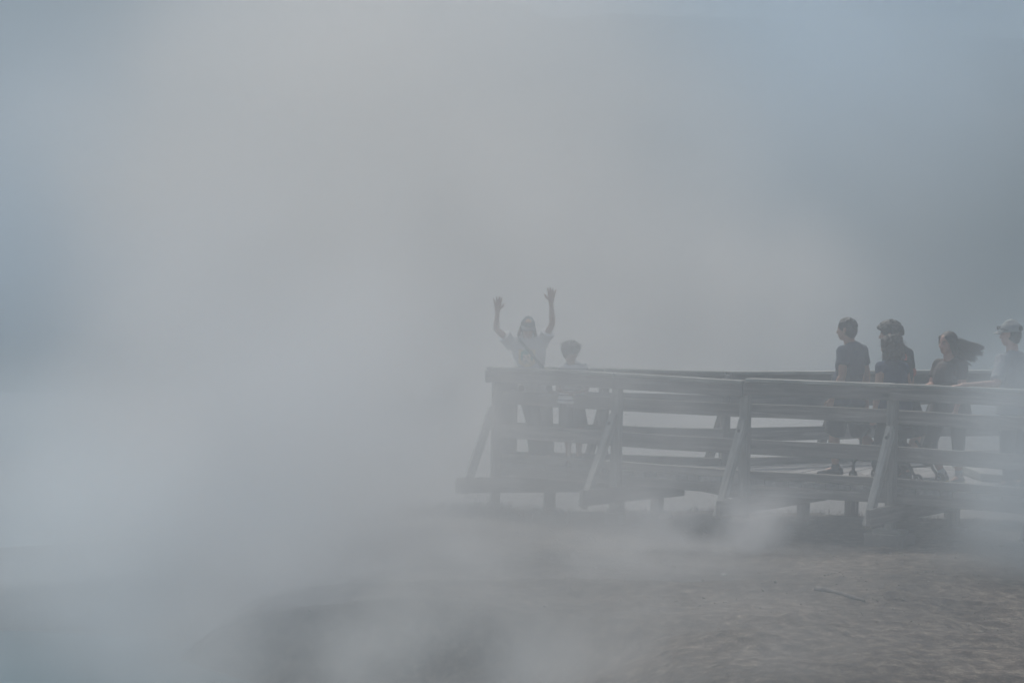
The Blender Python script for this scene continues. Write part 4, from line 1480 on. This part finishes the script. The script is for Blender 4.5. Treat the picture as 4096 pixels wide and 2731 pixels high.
def ground_details():
    straw = plain_material('dry_straw', (0.12, 0.098, 0.075), 0.9)
    reed = plain_material('dark_reed', (0.07, 0.065, 0.05), 0.9)
    def gx(px, Y): return (px - 2048) * Y / F_PX
    for i, (px, Y, n, h, sp) in enumerate(((1830, 28.3, 6, 0.50, 0.05), (1915, 28.3, 9, 0.52, 0.06), (1962, 28.5, 7, 0.42, 0.05))):
        lab = ['sparse tall dry stems standing apart in the mist beyond the brace', 'taller dark dry stems standing below the end of the cross beam', 'thin dry stems beside the end post foot'][i]
        tag(grass_clump('dry_stems', lab, gx(px, Y), Y, n, h, sp, 40 + i, reed, 0.0035), lab, 'grass tuft', 'dry stems at the boardwalk end')
    # low dry grass along the rim, beyond counting
    rng = random.Random(77)
    bm = bmesh.new()
    for k in range(3400):
        if k < 1700:
            x = rng.gauss(gx(1880, 28.4), 0.55); y = rng.gauss(28.3, 0.35); h = rng.uniform(0.04, 0.17)
        else:
            x = rng.uniform(-3.5, 5.5); y = rng.uniform(28.8, 30.2); h = rng.uniform(0.02, 0.09)
        z = ground_z(x, y) - 0.005
        a = rng.uniform(0, 6.28)
        s = Vector((math.cos(a), math.sin(a), 0)) * 0.004
        tip = Vector((x + rng.gauss(0.02, 0.05), y + rng.gauss(0, 0.04), z + h))
        b = Vector((x, y, z))
        m_ = b.lerp(tip, 0.55) + Vector((0, 0, h * 0.12))
        v = [bm.verts.new(q) for q in (b - s, b + s, m_ + s * .7, m_ - s * .7, tip)]
        bm.faces.new((v[0], v[1], v[2], v[3])); bm.faces.new((v[3], v[2], v[4]))
    tag(link('dry_grass', bm_mesh('dry_grass', bm), straw), 'low dry grass along the rim', 'grass', kind='stuff')
    # gravel
    ico = [Vector(v).normalized() for v in ((1, 0, 0.1), (0.3, 1, 0), (-0.8, 0.6, 0.1), (-0.8, -0.6, -0.1), (0.3, -1, 0.1), (0, 0, 1), (0, 0, -1))]
    tri = [(5, 0, 1), (5, 1, 2), (5, 2, 3), (5, 3, 4), (5, 4, 0), (6, 1, 0), (6, 2, 1), (6, 3, 2), (6, 4, 3), (6, 0, 4)]
    vv, ff = [], []
    for k in range(5200):
        y = rng.uniform(20.5, 28.5); x = rng.uniform(-4.5, 6.6)
        r = rng.uniform(0.004, 0.016) * (1.0 if rng.random() < 0.97 else 1.8)
        c = on_ground(x, y) + Vector((0, 0, r * 0.1))
        M = Euler((rng.random() * 0.6, rng.random() * 0.6, rng.random() * 6)).to_matrix() @ Matrix.Diagonal((r, r * rng.uniform(.6, 1), r * rng.uniform(.4, .7)))
        n0 = len(vv)
        vv += [c + M @ (v * rng.uniform(0.8, 1.15)) for v in ico]
        ff += [tuple(n0 + i for i in t) for t in tri]
    gme = D.meshes.new('gravel')
    gme.from_pydata(vv, [], ff)
    tag(link('gravel', gme, plain_material('gravel_stone', (0.20, 0.18, 0.155), 0.95)), 'loose gravel over the crusted ground', 'gravel', kind='stuff')
    # pale stone and the broken log
    def pebble(px, py, Y, r, lab, seed):
        p = on_ground(gx(px, Y), Y)
        bm = bmesh.new()
        bmesh.ops.create_icosphere(bm, subdivisions=3, radius=1.0)
        for v in bm.verts:
            v.co = Vector((v.co.x * r, v.co.y * r * 0.8, v.co.z * r * 0.62)) * (1 + 0.16 * mn.noise(v.co * 1.3 + Vector((seed, 0, 0))) + 0.05 * mn.noise(v.co * 4))
        me = bm_mesh('stone', bm, True)
        tag(link('stone', me, PALE_STONE, None, Matrix.Translation(p + Vector((0, 0, r * 0.3)))), lab, 'stone', 'pale stones')
    pebble(2916, 2291, 23.3, 0.030, 'round pale stone lying alone on the crusted bank in front of the third post', 3)
    pebble(3582, 2219, 24.9, 0.012, 'tiny white stone on the bare ground in front of the big stone footing', 9)
    p0, p1 = on_ground(gx(3293, 21.9), 21.9), on_ground(gx(3480, 21.4), 21.4)
    P = []
    rng = random.Random(2)
    n = 8
    for i in range(n):
        a, b = p0.lerp(p1, i / n), p0.lerp(p1, (i + 1) / n)
        a = on_ground(a.x, a.y) + Vector((0, 0, 0.006)); b = on_ground(b.x, b.y) + Vector((0, 0, 0.006))
        P.append(('c', a, b, 0.034 - 0.002 * i + 0.005 * rng.random(), 0.032 - 0.002 * i))
    o = skin('fallen_log', P, 0.010, wood_material('bleached_wood', (0.09, 0.08, 0.07), (0.17, 0.152, 0.134), (0.27, 0.245, 0.22)), None, 2,
             disp=lambda c: 0.006 * mn.noise(c * 14))
    tag(o, 'short bleached log lying half sunk in the foreground bank', 'log')

PALE_STONE = plain_material('pale_stone', (0.45, 0.43, 0.40), 0.9)

# ------------------------------------------------------------------ build
random.seed(11)
build_ground()
build_water()
build_hill()
_, DIRS, PADS = build_boardwalk()
build_railing(NEAR, 'near timber railing with raking braces, in front of the people', True, DIRS, PADS)
build_railing(FAR, 'far timber railing across the deck, behind the people', False, DIRS, PADS)
for fn in (waving_man, boy, blue_man, curly_man, navy_woman, windblown_woman, capped_man):
    fn()
stroller()
ground_details()

# ------------------------------------------------------------------ air and steam
def volume_material(name, density, color=(0.97, 0.975, 0.98), aniso=0.2, cell=None, lo=0.42, hi=0.62, seed=0.0, squash=(1, 1, 1), core=0.15, detail=3.0, floor=0.0):
    m = D.materials.new(name)
    m.use_nodes = True
    t = m.node_tree
    t.nodes.clear()
    out = N(t, 'ShaderNodeOutputMaterial')
    v = N(t, 'ShaderNodeVolumePrincipled')
    v.inputs['Color'].default_value = (*color, 1)
    v.inputs['Anisotropy'].default_value = aniso
    v.inputs['Density'].default_value = density
    v.inputs['Density Attribute'].default_value = ''
    t.links.new(v.outputs[0], out.inputs['Volume'])
    if cell:
        tc = N(t, 'ShaderNodeTexCoord')
        ln = N(t, 'ShaderNodeVectorMath', operation='LENGTH')
        t.links.new(tc.outputs['Object'], ln.inputs[0])
        fall = N(t, 'ShaderNodeMapRange', interpolation_type='SMOOTHSTEP')
        fall.inputs['From Min'].default_value = 1.0
        fall.inputs['From Max'].default_value = core
        t.links.new(ln.outputs['Value'], fall.inputs['Value'])
        geo = N(t, 'ShaderNodeNewGeometry')
        mp = N(t, 'ShaderNodeMapping')
        mp.inputs['Scale'].default_value = tuple(q / cell for q in squash)
        mp.inputs['Location'].default_value = (seed, seed * 1.7, seed * 0.6)
        t.links.new(geo.outputs['Position'], mp.inputs[0])
        nz = N(t, 'ShaderNodeTexNoise')
        nz.inputs['Scale'].default_value = 1.0
        nz.inputs['Detail'].default_value = detail
        nz.inputs['Roughness'].default_value = 0.5
        t.links.new(mp.outputs[0], nz.inputs['Vector'])
        mr = N(t, 'ShaderNodeMapRange', interpolation_type='SMOOTHSTEP')
        mr.inputs['From Min'].default_value = lo
        mr.inputs['From Max'].default_value = hi
        mr.inputs['To Min'].default_value = floor
        t.links.new(nz.outputs['Fac'], mr.inputs['Value'])
        a = N(t, 'ShaderNodeMath', operation='MULTIPLY')
        t.links.new(fall.outputs[0], a.inputs[0])
        t.links.new(mr.outputs[0], a.inputs[1])
        b = N(t, 'ShaderNodeMath', operation='MULTIPLY')
        b.inputs[1].default_value = density
        t.links.new(a.outputs[0], b.inputs[0])
        t.links.new(b.outputs[0], v.inputs['Density'])
    return m

def haze_box():
    bm = bmesh.new()
    bmesh.ops.create_cube(bm, size=2.0)
    me = bm_mesh('haze', bm)
    lo, hi = Vector((-170, -16, -7.0)), Vector((170, 180, 25.0))
    me.transform(Matrix.Translation((lo + hi) / 2) @ Matrix.Diagonal(((hi.x - lo.x) / 2, (hi.y - lo.y) / 2, (hi.z - lo.z) / 2, 1)))
    o = link('haze', me, volume_material('thin_mist', HAZE_DENSITY, HAZE_COLOR, 0.1))
    tag(o, 'thin mist filling the air', 'haze', kind='stuff')

def steam(c, r, density, cell, lo=0.40, hi=0.64, seed=0.0, color=(0.97, 0.975, 0.98), squash=(1, 1, 1.0), core=0.15, floor=0.0, rot=0.0, aniso=0.0, detail=2.5):
    bm = bmesh.new()
    bmesh.ops.create_icosphere(bm, subdivisions=3, radius=1.03)
    me = bm_mesh('steam', bm)
    mw = Matrix.Translation(Vector(c)) @ Matrix.Rotation(rot, 4, 'Z') @ Matrix.Diagonal((*r, 1))
    o = link('steam', me, volume_material('steam', density, color, aniso, cell, lo, hi, seed, squash, core, detail, floor), None, mw)
    tag(o, 'drifting white steam from the hot spring', 'steam', kind='stuff')

HAZE_DENSITY, HAZE_COLOR = 0.0080, (0.76, 0.905, 1.0)
FAR_COOL = (0.80, 0.905, 0.985)
COOL, PALE, WARM = (0.90, 0.965, 1.0), (0.98, 0.988, 0.99), (1.0, 0.985, 0.955)
haze_box()
# far banks in front of the hill, with a gap through which its dark slope shows
steam((-12.0, 74.0, 7.0), (18.0, 12.0, 15.0), 0.06, 9.0, lo=0.30, hi=0.70, seed=71.0, color=FAR_COOL, floor=0.3)
steam((-12.5, 62.0, 3.0), (7.5, 7.0, 7.0), 0.24, 6.0, lo=0.24, hi=0.72, seed=101.0, color=FAR_COOL, floor=0.4)
steam((13.0, 82.0, 14.0), (24.0, 10.0, 8.0), 0.30, 8.0, lo=0.24, hi=0.72, seed=83.0, color=FAR_COOL, floor=0.4)
steam((25.0, 72.0, 3.0), (11.0, 10.0, 9.0), 0.10, 6.0, lo=0.30, hi=0.70, seed=89.0, color=FAR_COOL, floor=0.2)
steam((8.5, 60.0, 7.2), (8.5, 6.0, 4.6), 0.26, 4.5, lo=0.28, hi=0.70, seed=103.0, color=FAR_COOL, floor=0.2)
steam((-9.0, 48.0, -1.8), (7.5, 9.0, 3.0), 0.30, 3.0, lo=0.24, hi=0.70, seed=97.0, color=COOL)
steam((6.0, 51.0, 3.2), (8.0, 6.5, 6.5), 0.10, 4.0, lo=0.22, hi=0.72, seed=127.0, color=COOL, floor=0.4, core=0.0)
# banks behind the boardwalk
steam((-2.4, 41.0, 3.6), (8.2, 7.0, 6.8), 0.55, 3.6, lo=0.30, hi=0.70, seed=3.0, color=WARM, floor=0.25)
steam((2.2, 33.4, -0.6), (5.0, 2.6, 1.9), 0.8, 1.4, lo=0.26, hi=0.64, seed=51.0, color=WARM)
steam((2.2, 37.0, 0.9), (5.0, 5.0, 3.8), 0.62, 2.2, lo=0.36, hi=0.66, seed=9.0, color=WARM, detail=4.0)
steam((-1.5, 32.6, 3.2), (4.4, 2.6, 4.8), 0.62, 2.6, lo=0.28, hi=0.70, seed=5.0, core=0.0, color=WARM, floor=0.35)
# bank rising off the spring on the left, between the camera and the rim
steam((-2.4, 22.8, 0.2), (3.0, 3.4, 4.4), 0.62, 1.9, lo=0.30, hi=0.68, seed=17.0, color=PALE)
steam((-3.3, 27.0, -0.5), (2.8, 4.0, 2.2), 0.50, 1.5, lo=0.26, hi=0.68, seed=73.0, color=PALE)
steam((-3.9, 24.3, -0.7), (3.2, 3.4, 1.5), 0.72, 1.3, lo=0.22, hi=0.68, seed=107.0, color=COOL)
steam((-2.5, 20.7, -1.0), (2.8, 3.2, 1.5), 0.50, 1.2, lo=0.26, hi=0.68, seed=19.0, color=PALE)
steam((-3.5, 16.9, -0.6), (1.7, 2.2, 1.3), 0.32, 1.0, lo=0.22, hi=0.68, seed=79.0, color=COOL)
steam((-0.3, 25.4, 0.8), (3.2, 2.3, 3.6), 0.47, 1.1, lo=0.34, hi=0.64, seed=23.0, color=WARM, detail=4.0)
# wisps low over the bank and at the right
steam((2.3, 25.2, -0.45), (1.7, 1.0, 0.8), 1.7, 0.6, lo=0.40, hi=0.68, seed=31.0, detail=4.0)
steam((0.1, 23.4, -0.7), (3.6, 1.6, 0.75), 0.75, 0.8, lo=0.36, hi=0.66, seed=109.0, detail=4.0, color=WARM)
steam((-0.1, 18.2, -1.0), (3.9, 3.0, 1.7), 0.5, 0.9, lo=0.36, hi=0.66, seed=37.0, color=WARM, detail=4.0)
steam((5.35, 23.6, 0.35), (1.5, 1.4, 2.2), 1.1, 1.0, lo=0.25, hi=0.70, seed=41.0, color=COOL, floor=0.3)
# light veil hanging over the whole bank in front of the boardwalk
steam((0.9, 18.5, 0.5), (6.2, 6.0, 4.8), 0.112, 1.3, lo=0.36, hi=0.66, seed=63.0, core=0.0, floor=0.25, color=(0.985, 0.985, 0.98), detail=4.0)
